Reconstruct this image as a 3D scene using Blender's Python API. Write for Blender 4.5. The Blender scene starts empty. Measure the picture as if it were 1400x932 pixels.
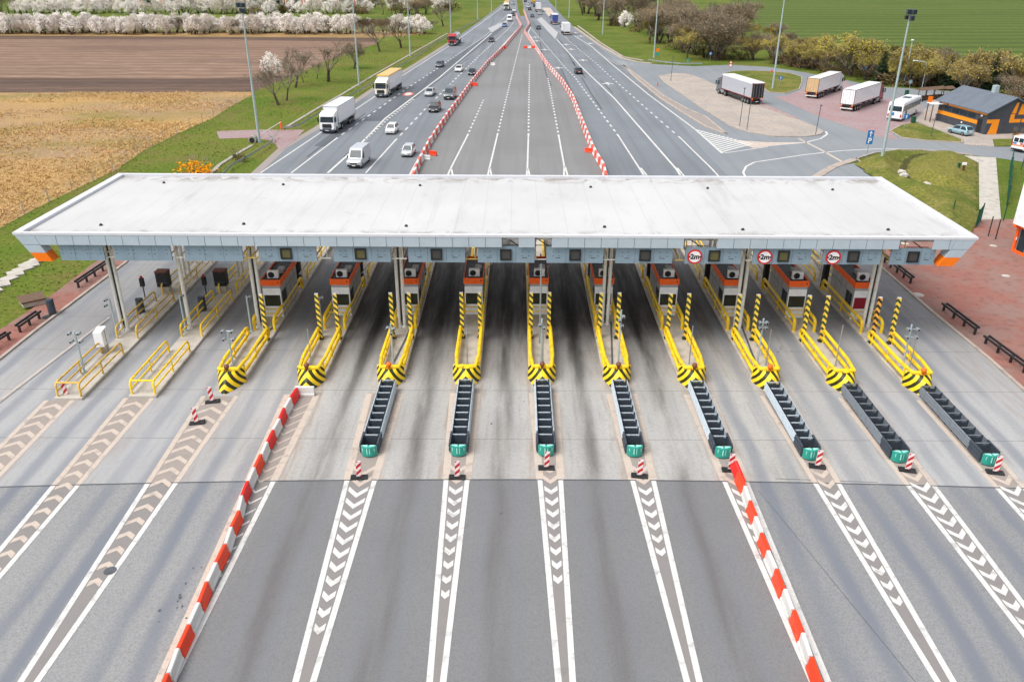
import bpy, bmesh, math, random
from mathutils import Vector, Matrix
from mathutils.geometry import tessellate_polygon
random.seed(11)
scene = bpy.context.scene
col = scene.collection
R = math.radians
# ------------------------------------------------------------------ camera model (photo is 1400x932)
F, HZ, VX, CX, CY, CAMH = 1110.0, -66.0, 708.0, 700.0, 466.0, 26.9
PIT = math.atan((CY - HZ) / F)
YAW = -math.atan((VX - CX) * math.cos(PIT) / F)
cp, sp, cw, sw = math.cos(PIT), math.sin(PIT), math.cos(YAW), math.sin(YAW)
FW, RT, UP = (sw * cp, cw * cp, -sp), (cw, -sw, 0), (sw * sp, cw * sp, cp)

def ray(px, py):
    a, b = (px - CX) / F, -(py - CY) / F
    return [FW[i] + a * RT[i] + b * UP[i] for i in range(3)]
def at(px, py, z=0.0):
    d = ray(px, py); t = (z - CAMH) / d[2]
    return (d[0] * t, d[1] * t)
def onY(px, py, Y):
    d = ray(px, py); t = Y / d[1]
    return (d[0] * t, CAMH + d[2] * t)
def proj(x, y, z):
    v = (x, y, z - CAMH)
    c = [sum(v[i] * w[i] for i in range(3)) for w in (RT, UP, FW)]
    return CX + F * c[0] / c[2], CY - F * c[1] / c[2]
def hgt(bx, by, ty):
    x, y = at(bx, by); lo, hi = 0, 60
    for _ in range(40):
        m = (lo + hi) / 2
        if proj(x, y, m)[1] > ty: lo = m
        else: hi = m
    return lo
ORD = ['first', 'second', 'third', 'fourth', 'fifth', 'sixth', 'seventh', 'eighth', 'ninth', 'tenth', 'eleventh', 'twelfth', 'thirteenth']

# ------------------------------------------------------------------ materials
class NT:
    def __init__(s, name):
        s.m = bpy.data.materials.new(name); s.m.use_nodes = True
        s.t = s.m.node_tree; s.b = s.t.nodes['Principled BSDF']
    def n(s, typ, **kw):
        nd = s.t.nodes.new('ShaderNode' + typ)
        for k, v in kw.items(): setattr(nd, k, v)
        return nd
    def put(s, sock, v):
        if hasattr(v, 'is_output'): s.t.links.new(v, sock)
        else: sock.default_value = v
    def math(s, op, a, b=0.0, clamp=False):
        nd = s.n('Math', operation=op, use_clamp=clamp); s.put(nd.inputs[0], a); s.put(nd.inputs[1], b)
        return nd.outputs[0]
    def ramp(s, v, lo, hi, a=0.0, b=1.0):
        nd = s.n('MapRange', interpolation_type='SMOOTHSTEP')
        s.put(nd.inputs[0], v)
        for i, x in enumerate((lo, hi, a, b)): s.put(nd.inputs[1 + i], x)
        return nd.outputs[0]
    def mix(s, f, a, b, mode='MIX'):
        nd = s.n('Mix', data_type='RGBA', blend_type=mode)
        s.put(nd.inputs[0], f)
        for i, c in ((6, a), (7, b)):
            if isinstance(c, tuple): c = (*c[:3], 1)
            s.put(nd.inputs[i], c)
        return nd.outputs[2]
    def co(s, kind='Object', scale=(1, 1, 1)):
        tc = s.n('TexCoord'); mp = s.n('Mapping'); mp.inputs['Scale'].default_value = scale
        s.t.links.new(tc.outputs[kind], mp.inputs[0]); return mp.outputs[0]
    def xyz(s, kind='Object'):
        tc = s.n('TexCoord'); sx = s.n('SeparateXYZ'); s.t.links.new(tc.outputs[kind], sx.inputs[0]); return sx.outputs
    def noise(s, scale, detail=4, vec=None, rough=.55, dist=0.0):
        nd = s.n('TexNoise'); nd.inputs['Scale'].default_value = scale; nd.inputs['Detail'].default_value = detail
        nd.inputs['Roughness'].default_value = rough; nd.inputs['Distortion'].default_value = dist
        s.put(nd.inputs['Vector'], vec if vec is not None else s.co()); return nd.outputs[0]
    def bump(s, h, strength, dist=.02):
        nd = s.n('Bump'); nd.inputs['Strength'].default_value = strength; nd.inputs['Distance'].default_value = dist
        s.put(nd.inputs['Height'], h); s.t.links.new(nd.outputs[0], s.b.inputs['Normal'])
    def done(s, colr, rough=.8, metal=0.0, spec=.4):
        if isinstance(colr, tuple): colr = (*colr[:3], 1)
        s.put(s.b.inputs['Base Color'], colr); s.put(s.b.inputs['Roughness'], rough)
        s.b.inputs['Metallic'].default_value = metal; s.b.inputs['Specular IOR Level'].default_value = spec
        return s.m

def sr(r, g, b):
    f = lambda c: (c / 255 / 12.92) if c / 255 < .04045 else ((c / 255 + .055) / 1.055) ** 2.4
    return (f(r), f(g), f(b))
def mul(c, k): return tuple(min(1, x * k) for x in c)

def plain(name, c, rough=.6, metal=0.0, dirt=.18, scale=3.0, spec=.4, dirtc=None):
    t = NT(name); nz = t.noise(scale, 5)
    f = t.ramp(nz, .42, .75)
    return t.done(t.mix(t.math('MULTIPLY', f, dirt), c, dirtc or mul(c, .45)), t.ramp(nz, .2, .8, max(.05, rough - .1), min(1, rough + .12)), metal, spec)

def paint(name, c, rough=.28, metal=0.0):
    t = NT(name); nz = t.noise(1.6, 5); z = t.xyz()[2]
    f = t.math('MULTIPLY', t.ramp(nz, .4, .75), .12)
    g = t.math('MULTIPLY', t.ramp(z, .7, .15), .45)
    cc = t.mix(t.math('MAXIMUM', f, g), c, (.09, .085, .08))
    t.b.inputs['Coat Weight'].default_value = .4
    return t.done(cc, rough, metal, .5)

def ground_mat(name, c1, c2, c3, s1, s2, bump=.5, stretch=(1, 1, 1), s3=2.5, rows=None):
    t = NT(name); v = t.co(scale=stretch)
    a = t.noise(s1, 6, v, .6, .4); b = t.noise(s2, 7, v, .65); c = t.noise(s3, 4, v, .7)
    k = t.mix(t.ramp(a, .36, .64), c1, c2)
    k = t.mix(t.ramp(b, .45, .7), k, c3)
    k = t.mix(t.ramp(c, .3, .75, .75, 0), k, mul(c1, .42))
    if rows:
        w = t.n('TexWave', wave_type='BANDS', bands_direction=rows[0])
        w.inputs['Scale'].default_value = rows[1]; w.inputs['Distortion'].default_value = rows[3]; w.inputs['Detail'].default_value = 3
        t.put(w.inputs['Vector'], t.co())
        k = t.mix(t.math('MULTIPLY', t.ramp(w.outputs[1], .35, .95), rows[2]), k, mul(c1, .45))
    if bump: t.bump(c, bump, .12)
    return t.done(k, .95, 0, .15)

M = {}
M['grass'] = ground_mat('grass_green', sr(92, 110, 38), sr(128, 132, 62), sr(84, 118, 26), .06, .35, .8)
M['verge'] = ground_mat('verge_grass', sr(94, 118, 34), sr(124, 126, 54), sr(130, 114, 68), .05, .16, .8)
M['lawn'] = ground_mat('worn_lawn', sr(96, 112, 42), sr(142, 134, 66), sr(150, 138, 84), .12, .3, .8)
M['meadow'] = ground_mat('dry_meadow', sr(192, 156, 102), sr(168, 142, 118), sr(134, 130, 66), .05, .09, .9, (.55, 1, 1))
M['ploughed'] = ground_mat('ploughed_soil', sr(152, 124, 106), sr(164, 136, 116), sr(120, 98, 86), .02, .07, .8, (.15, 1, 1), 1.2, ('Y', .05, .55, 4.0))
M['ploughed_dark'] = ground_mat('ploughed_soil_damp', sr(112, 92, 80), sr(126, 102, 88), sr(92, 76, 68), .02, .07, .8, (.15, 1, 1), 1.2, ('Y', .06, .4, 4.0))
M['crop'] = ground_mat('crop_green', sr(96, 114, 50), sr(108, 124, 58), sr(88, 106, 46), .012, .05, .5, (.3, 1, 1), 1.5, ('Y', .024, .75, 2.0))
M['straw'] = ground_mat('straw_strip', sr(182, 148, 100), sr(150, 126, 84), sr(120, 104, 70), .1, .3, .7)

def brick_mat(name, c1, c2, c3, bs=1.0, ang=.6):
    t = NT(name)
    tc = t.n('TexCoord'); mp = t.n('Mapping'); mp.inputs['Rotation'].default_value = (0, 0, ang)
    t.t.links.new(tc.outputs['Object'], mp.inputs[0])
    br = t.n('TexBrick'); br.inputs['Scale'].default_value = bs; br.inputs['Mortar Size'].default_value = .012
    br.inputs['Brick Width'].default_value = .24; br.inputs['Row Height'].default_value = .12
    for i, c in (('Color1', c1), ('Color2', c2), ('Mortar', mul(c1, .55))): br.inputs[i].default_value = (*c, 1)
    t.t.links.new(mp.outputs[0], br.inputs['Vector'])
    a = t.noise(.22, 6); b = t.noise(1.4, 5)
    k = t.mix(t.math('MULTIPLY', t.ramp(a, .4, .62), .9), br.outputs[0], c3)
    k = t.mix(t.math('MULTIPLY', t.ramp(b, .5, .7), .45), k, mul(c1, .5))
    return t.done(k, .9, 0, .2)
M['brick'] = brick_mat('red_pavers', sr(150, 100, 90), sr(158, 110, 98), sr(138, 112, 104))
M['pink'] = brick_mat('pink_pavers', sr(160, 133, 133), sr(168, 140, 139), sr(154, 136, 136))
M['tan'] = brick_mat('tan_pavers', sr(176, 164, 154), sr(184, 172, 160), sr(158, 150, 142))

PITCH, X7 = 5.23, 1.75
ISLE = {1: -29.75, 2: -24.95, 3: -19.7, 4: -14.25, 5: -8.75, 6: -3.48, 7: 1.75, 8: 6.97, 9: 12.15, 10: 17.25, 11: 22.35, 12: 27.45}
def isle_x(i): return ISLE[i]
def lane_tracks(t, dark_c, dark_o):
    """stains that tyres and dripping oil left along the lanes: (factor centre stain, factor wheel tracks)"""
    o = t.xyz(); X, Y = o[0], o[1]
    wob = t.math('MULTIPLY', t.math('SUBTRACT', t.noise(.12, 3), .5), 1.1)
    u = t.math('MULTIPLY', t.math('SUBTRACT', t.math('FRACT', t.math('DIVIDE', t.math('ADD', t.math('SUBTRACT', X, X7 - 100 * PITCH), wob), PITCH)), .5), PITCH)
    au = t.math('ABSOLUTE', u)
    mid = t.math('MULTIPLY', t.ramp(X, -14.5, -13.0), t.ramp(X, 13.6, 12.0))
    nz = t.noise(.35, 5, t.co(scale=(2.2, .22, 1)))
    nz2 = t.noise(.5, 4, t.co(scale=(1, .12, 1)))
    centre = t.math('MULTIPLY', t.math('MULTIPLY', t.ramp(au, .95, .1), mid), t.ramp(nz, .3, .66, .15, 1))
    wheel = t.math('MULTIPLY', t.ramp(t.math('ABSOLUTE', t.math('SUBTRACT', au, .88)), .62, .12), t.ramp(nz2, .25, .65, .35, 1))
    wheel = t.math('MULTIPLY', wheel, t.math('SUBTRACT', 1.0, t.math('MULTIPLY', mid, .75)))
    return X, Y, au, centre, wheel, mid

def plaza_concrete():
    t = NT('plaza_concrete'); X, Y, au, centre, wheel, mid = lane_tracks(t, 0, 0)
    a = t.noise(.09, 5); fine = t.noise(9, 6); st = t.noise(1.2, 5, t.co(scale=(2.5, .25, 1)))
    k = t.mix(t.ramp(a, .3, .7), sr(176, 174, 170), sr(162, 159, 154))
    k = t.mix(t.math('MULTIPLY', t.ramp(fine, .35, .75), .35), k, sr(120, 118, 114))
    k = t.mix(t.math('MULTIPLY', t.ramp(st, .5, .72), .28), k, sr(118, 114, 110))
    k = t.mix(t.math('MULTIPLY', t.ramp(au, 1.35, 1.75), t.math('MULTIPLY', t.ramp(st, .35, .7), .45)), k, sr(146, 120, 98))
    # canopy shade painted into the slab colour, along with tyre rubber
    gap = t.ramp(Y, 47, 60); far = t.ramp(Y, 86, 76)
    shade_grime = t.math('MULTIPLY', t.math('MULTIPLY', t.math('MULTIPLY', gap, far), t.ramp(st, .25, .6, .8, 1)), t.math('ADD', t.math('MULTIPLY', t.math('MULTIPLY', t.ramp(X, -24, -8), t.ramp(X, 25, 10)), .5), .5))
    k = t.mix(t.math('MULTIPLY', shade_grime, .95), k, sr(50, 47, 46))
    k = t.mix(t.math('MULTIPLY', centre, t.math('ADD', .62, t.math('MULTIPLY', shade_grime, .38))), k, sr(20, 19, 19))
    k = t.mix(t.math('ADD', t.math('MULTIPLY', t.ramp(X, -13, -21), .5), t.math('MULTIPLY', t.ramp(X, 15, 24), .4)), k, sr(148, 151, 156))
    k = t.mix(t.math('MULTIPLY', wheel, .62), k, sr(112, 117, 126))
    # saw-cut joints across the lanes
    j = t.math('ABSOLUTE', t.math('SUBTRACT', t.math('FRACT', t.math('DIVIDE', t.math('SUBTRACT', Y, 45.2), 6.1)), .5))
    k = t.mix(t.math('MULTIPLY', t.ramp(j, .006, .003), .55), k, sr(84, 80, 76))
    t.bump(fine, .25, .01)
    return t.done(k, .85, 0, .3)
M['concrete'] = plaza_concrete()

def plaza_asphalt():
    t = NT('plaza_asphalt'); X, Y, au, centre, wheel, mid = lane_tracks(t, 0, 0)
    a = t.noise(.14, 6); fine = t.noise(14, 6, None, .75); vo = t.noise(22, 3)
    k = t.mix(t.ramp(a, .3, .7), sr(148, 148, 147), sr(140, 140, 140))
    k = t.mix(t.math('MULTIPLY', mid, t.ramp(a, .2, .8, 1, .75)), k, sr(117, 117, 117))
    k = t.mix(t.math('MULTIPLY', t.ramp(X, 11, 14), .5), k, sr(128, 129, 131))
    k = t.mix(t.ramp(fine, .4, .66, 0, .6), k, sr(94, 95, 98))
    k = t.mix(t.ramp(vo, .62, .78, 0, .5), k, sr(160, 160, 160))
    k = t.mix(t.math('MULTIPLY', centre, .6), k, sr(90, 87, 87))
    k = t.mix(t.math('MULTIPLY', wheel, .85), k, sr(107, 112, 121))
    oil = t.noise(.9, 5)
    k = t.mix(t.ramp(oil, .7, .78, 0, .45), k, sr(70, 70, 72))
    t.bump(fine, .3, .01)
    return t.done(k, .82, 0, .35)
M['asphalt'] = plaza_asphalt()

def hwy_asphalt(name, c1, c2, c3, streak):
    t = NT(name)
    a = t.noise(.05, 6); fine = t.noise(6, 6, None, .7); s = t.noise(.8, 5, t.co(scale=(1, .02, 1))); s2 = t.noise(.3, 5, t.co(scale=(1, .04, 1)))
    k = t.mix(t.ramp(a, .35, .65), c1, c2)
    k = t.mix(t.ramp(s, .45, .7, 0, streak), k, c3)
    k = t.mix(t.ramp(s2, .5, .7, 0, streak * .7), k, mul(c3, 1.6))
    k = t.mix(t.ramp(fine, .4, .75, 0, .3), k, mul(c1, .6))
    return t.done(k, .85, 0, .3)
M['highway'] = hwy_asphalt('highway_asphalt', sr(123, 128, 133), sr(115, 119, 124), sr(98, 103, 108), .55)
M['midlanes'] = hwy_asphalt('closed_lane_asphalt', sr(128, 128, 128), sr(121, 121, 120), sr(110, 110, 109), .4)
M['road'] = hwy_asphalt('service_asphalt', sr(126, 131, 135), sr(134, 138, 141), sr(114, 118, 122), .3)
M['darkpatch'] = hwy_asphalt('dark_resurfacing', sr(92, 97, 103), sr(98, 102, 108), sr(80, 84, 90), .5)
M['seam'] = plain('tar_seam', sr(84, 88, 92), .8, 0, .5, 2)

def worn_paint(name, c, under, amount):
    t = NT(name); a = t.noise(1.3, 6, None, .7); b = t.noise(7, 5, None, .7)
    f = t.math('MAXIMUM', t.ramp(a, .5, .72, 0, amount), t.ramp(b, .55, .72, 0, amount))
    return t.done(t.mix(f, c, under), .75, 0, .3)
M['white_line'] = worn_paint('road_paint_white', sr(204, 203, 199), sr(146, 144, 142), .8)
M['tan_line'] = worn_paint('road_paint_dusty', sr(188, 174, 161), sr(150, 141, 134), .9)
M['dusty'] = worn_paint('dusty_strip', sr(148, 139, 132), sr(132, 127, 122), .9)
M['dusty2'] = worn_paint('dusty_asphalt', sr(130, 126, 123), sr(122, 119, 117), .9)
M['gore'] = worn_paint('gore_paint', sr(170, 170, 170), sr(140, 142, 144), .9)
M['red_line'] = worn_paint('road_paint_red', sr(200, 96, 84), sr(150, 130, 126), .7)

def roof_mat():
    t = NT('roof_membrane'); o = t.xyz(); a = t.noise(.12, 6); b = t.noise(.9, 6, t.co(scale=(1, .25, 1))); e = t.noise(.5, 7, None, .7, 1.5)
    k = t.mix(t.ramp(a, .3, .7), sr(194, 194, 193), sr(186, 186, 185))
    stk = t.noise(.5, 6, t.co(scale=(1, .09, 1)), .65, .6)
    k = t.mix(t.ramp(stk, .54, .74, 0, .5), k, sr(160, 156, 152))
    k = t.mix(t.ramp(b, .5, .75, 0, .35), k, sr(168, 166, 165))
    seam = t.math('ABSOLUTE', t.math('SUBTRACT', t.math('FRACT', t.math('DIVIDE', o[0], 2.05)), .5))
    k = t.mix(t.ramp(seam, .02, .005, 0, .5), k, sr(164, 164, 170))
    edge = t.math('MAXIMUM', t.ramp(o[1], 2.2, .2), t.ramp(o[1], 14.2, 16.6))
    k = t.mix(t.math('MULTIPLY', edge, t.ramp(e, .44, .64, 0, .85)), k, sr(126, 115, 104))
    k = t.mix(t.ramp(e, .62, .74, 0, .5), k, sr(160, 152, 146))
    return t.done(k, .6, 0, .35)
M['roof'] = roof_mat()
M['rim'] = plain('white_capping', sr(208, 209, 214), .4, 0, .12)
M['fascia'] = plain('fascia_aluminium', sr(176, 189, 198), .5, 0, .14, 1.2, .35)
M['signblue'] = plain('sign_panel_grey', sr(134, 154, 167), .55, 0, .25, 1.5, .3)
M['orange'] = plain('orange_panel', sr(246, 122, 18), .45, 0, .12)
M['band'] = plain('orange_band', sr(252, 104, 32), .5, 0, .25)
M['joint'] = plain('dark_joint', sr(78, 84, 90), .8)
M['dark'] = plain('dark_metal', sr(48, 48, 50), .55, .2, .3)
M['black'] = plain('black_plastic', sr(30, 31, 33), .6, 0, .4, 4, .4, sr(70, 68, 66))
M['soffit'] = plain('soffit_sheet', sr(224, 225, 226), .7)
M['steel'] = plain('galvanised_steel', sr(168, 176, 180), .42, .55, .35, 2.5)
M['white_steel'] = plain('white_steel', sr(222, 222, 216), .5, 0, .3)
M['yellow_steel'] = plain('pale_yellow_steel', sr(224, 190, 96), .5, 0, .2)
M['screen'] = plain('signal_screen', sr(70, 70, 68), .35, 0, .4, 30)
M['screen_amber'] = plain('signal_screen_amber', sr(96, 92, 58), .35, 0, .4, 30)
M['slab'] = plain('island_concrete', sr(184, 178, 168), .85, 0, .55, 1.1, .3, sr(132, 124, 116))
M['kerb'] = plain('kerb_stone', sr(172, 160, 150), .85, 0, .5, 1.0, .3, sr(112, 100, 92))
M['ditch'] = plain('ditch_concrete', sr(160, 155, 146), .9, 0, .5, .6, .2, sr(120, 112, 98))
M['yellow'] = plain('yellow_enamel', sr(246, 206, 34), .5, 0, .55, 1.7, .35, sr(176, 130, 40))
M['yellow_worn'] = plain('yellow_worn', sr(220, 180, 80), .5, 0, .8, 2.0, .4, sr(120, 104, 84))

def stripe_mat(name, kind, ca, cb, per, slope, duty=.5):
    """kind 'uv': chevrons on a nose by its wrap UV; 'xz': diagonal stripes by object x/z"""
    t = NT(name)
    if kind == 'uv':
        o = t.xyz('UV'); u = t.math('ABSOLUTE', o[0]); v = o[1]
    else:
        o = t.xyz(); u = t.math('ADD', o[0], o[1]); v = o[2]
    s = t.math('FRACT', t.math('DIVIDE', t.math('ADD', v, t.math('ADD', t.math('MULTIPLY', u, slope), 20.0)), per))
    f = t.math('GREATER_THAN', s, duty)
    nz = t.noise(3.0, 6)
    k = t.mix(f, ca, cb)
    k = t.mix(t.ramp(nz, .6, .78, 0, .5), k, sr(150, 128, 96))
    return t.done(k, .45, 0, .4)
M['nose'] = stripe_mat('nose_chevrons', 'uv', sr(246, 206, 30), sr(40, 46, 16), .60, .80, .52)
M['post_stripe'] = stripe_mat('post_stripes', 'xz', sr(242, 206, 78), sr(66, 78, 44), .48, 1.0)
M['post_stripe_worn'] = stripe_mat('post_stripes_orange', 'xz', sr(228, 168, 70), sr(40, 38, 34), .48, 1.0)
M['board_stripe'] = stripe_mat('board_stripes', 'xz', sr(236, 214, 212), sr(186, 34, 30), .42, -1.0)
M['white_wall'] = plain('booth_white', sr(242, 244, 246), .45, 0, .25, 1.6)
M['grey_panel'] = plain('booth_grey', sr(168, 170, 172), .5, 0, .35, 1.6)
M['crimson'] = plain('crimson_blind', sr(140, 22, 44), .5, 0, .1)
M['rust'] = plain('rusty_sheet', sr(110, 62, 48), .8, 0, .6, 3)
M['orange_lamp'] = plain('orange_beacon', sr(226, 110, 34), .3, 0, .2, 5)
M['beacon_dark'] = plain('faded_beacon', sr(118, 74, 56), .5, 0, .3, 5)
M['teal'] = plain('teal_plastic', sr(44, 150, 134), .4, 0, .15)
M['mint'] = plain('mint_reflector', sr(160, 226, 208), .3, 0, .1)
M['cushion_dark'] = plain('cushion_dark', sr(70, 78, 88), .5, .2, .3)
M['cushion_rail'] = plain('cushion_rail', sr(186, 198, 206), .45, .12, .3, 2)
M['cushion_rail_shaded'] = plain('cushion_rail_shaded', sr(124, 131, 138), .45, .15, .3, 2)  # same rail steel, with the shade on the right-hand cushions painted into its colour
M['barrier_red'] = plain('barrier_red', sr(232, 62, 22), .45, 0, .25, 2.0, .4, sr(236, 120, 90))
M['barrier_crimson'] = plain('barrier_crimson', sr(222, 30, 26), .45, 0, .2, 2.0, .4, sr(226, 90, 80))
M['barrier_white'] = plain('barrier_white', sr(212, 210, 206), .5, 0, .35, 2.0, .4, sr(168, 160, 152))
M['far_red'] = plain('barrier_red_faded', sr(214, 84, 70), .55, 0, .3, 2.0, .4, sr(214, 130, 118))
M['sign_red'] = plain('sign_red', sr(206, 40, 36), .4, 0, .05)
M['sign_white'] = plain('sign_white', sr(240, 234, 236), .4, 0, .05)
M['sign_black'] = plain('sign_black', sr(20, 20, 22), .5, 0, .05)
M['sign_blue'] = plain('sign_blue', sr(24, 118, 186), .4, 0, .08)
M['lamp_steel'] = plain('mast_steel', sr(172, 188, 190), .45, .15, .25, .8)
M['tyre'] = plain('tyre_rubber', sr(34, 34, 35), .85)
M['rim_metal'] = plain('wheel_rim', sr(150, 152, 155), .35, .7)
M['trim'] = plain('black_trim', sr(36, 38, 40), .55)
M['chassis'] = plain('chassis_grey', sr(58, 60, 62), .7)
M['grey_roof'] = plain('grey_roof_sheet', sr(110, 118, 128), .55, .1, .25, .6)
M['charcoal'] = plain('charcoal_cladding', sr(72, 75, 82), .6, 0, .25, 1.0)
M['bldg_orange'] = plain('cladding_orange', sr(248, 150, 30), .5, 0, .1)
M['green_mesh'] = plain('green_fence', sr(18, 86, 68), .5, .1)
M['wood'] = plain('weathered_wood', sr(104, 82, 66), .85, 0, .4)
M['rock'] = plain('pale_rock', sr(190, 184, 174), .9, 0, .5)
M['green_bin'] = plain('green_bin', sr(30, 84, 60), .5)
M['house_wall'] = plain('house_render', sr(232, 232, 230), .7, 0, .1, .5)
M['house_roof'] = plain('house_roof', sr(86, 90, 102), .7, 0, .3, .8)
M['house_orange'] = plain('house_orange', sr(224, 100, 52), .6)
M['plate'] = plain('number_plate', sr(226, 226, 220), .4)
M['tail'] = plain('tail_lamp_red', sr(170, 24, 22), .25, 0, .05)
M['marker_orange'] = plain('marker_orange', sr(240, 150, 40), .35, 0, .05)
M['earth'] = plain('ditch_earth', sr(74, 70, 42), .95, 0, .6, .8, .1, sr(84, 96, 46))
def glass(name, c, rough=.08):
    t = NT(name); nz = t.noise(.8, 2)
    return t.done(t.mix(t.ramp(nz, .3, .7), c, mul(c, 1.5)), rough, 0, .25)
M['glass'] = glass('dark_glass', sr(38, 50, 56))
M['booth_glass'] = glass('booth_glass', sr(48, 50, 42))
def lamp_glass():
    t = NT('headlamp_glass'); return t.done(t.mix(t.ramp(t.noise(6), .4, .6), sr(236, 232, 224), sr(200, 204, 208)), .12, 0, .7)
M['headlamp'] = lamp_glass()
def bark(name, c):
    t = NT(name); nz = t.noise(6, 5, t.co(scale=(1, 1, .3)))
    return t.done(t.mix(t.ramp(nz, .35, .7), c, mul(c, .5)), .95, 0, .1)
M['bark'] = bark('bark_brown', sr(88, 76, 68))
M['twig'] = bark('twig_brown', sr(146, 134, 118))
M['twig_dark'] = bark('twig_dark', sr(112, 98, 90))
def leaf(name, c1, c2, c3):
    t = NT(name); nz = t.noise(.55, 4); oi = t.n('ObjectInfo')
    k = t.mix(t.ramp(nz, .36, .62), c1, c2)
    k = t.mix(t.math('MULTIPLY', oi.outputs['Random'], .8), k, c3)
    return t.done(k, .85, 0, .15)
M['blossom'] = leaf('white_blossom', sr(244, 240, 234), sr(226, 218, 210), sr(232, 224, 214))
M['budding'] = leaf('budding_leaves', sr(168, 156, 66), sr(142, 132, 58), sr(150, 130, 76))
M['brownbuds'] = leaf('brown_buds', sr(142, 126, 98), sr(122, 108, 84), sr(148, 124, 84))
M['conifer'] = leaf('conifer_needles', sr(40, 58, 34), sr(28, 44, 28), sr(50, 66, 40))
M['shrub'] = leaf('shrub_leaves', sr(94, 96, 50), sr(120, 96, 66), sr(108, 84, 66))
M['forsythia'] = leaf('forsythia_bloom', sr(236, 164, 16), sr(220, 140, 14), sr(226, 150, 20))
M['reed'] = leaf('dry_reed', sr(212, 178, 120), sr(190, 152, 98), sr(200, 166, 116))
M['blade'] = leaf('grass_blade', sr(104, 136, 46), sr(128, 142, 64), sr(116, 130, 56))

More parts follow.
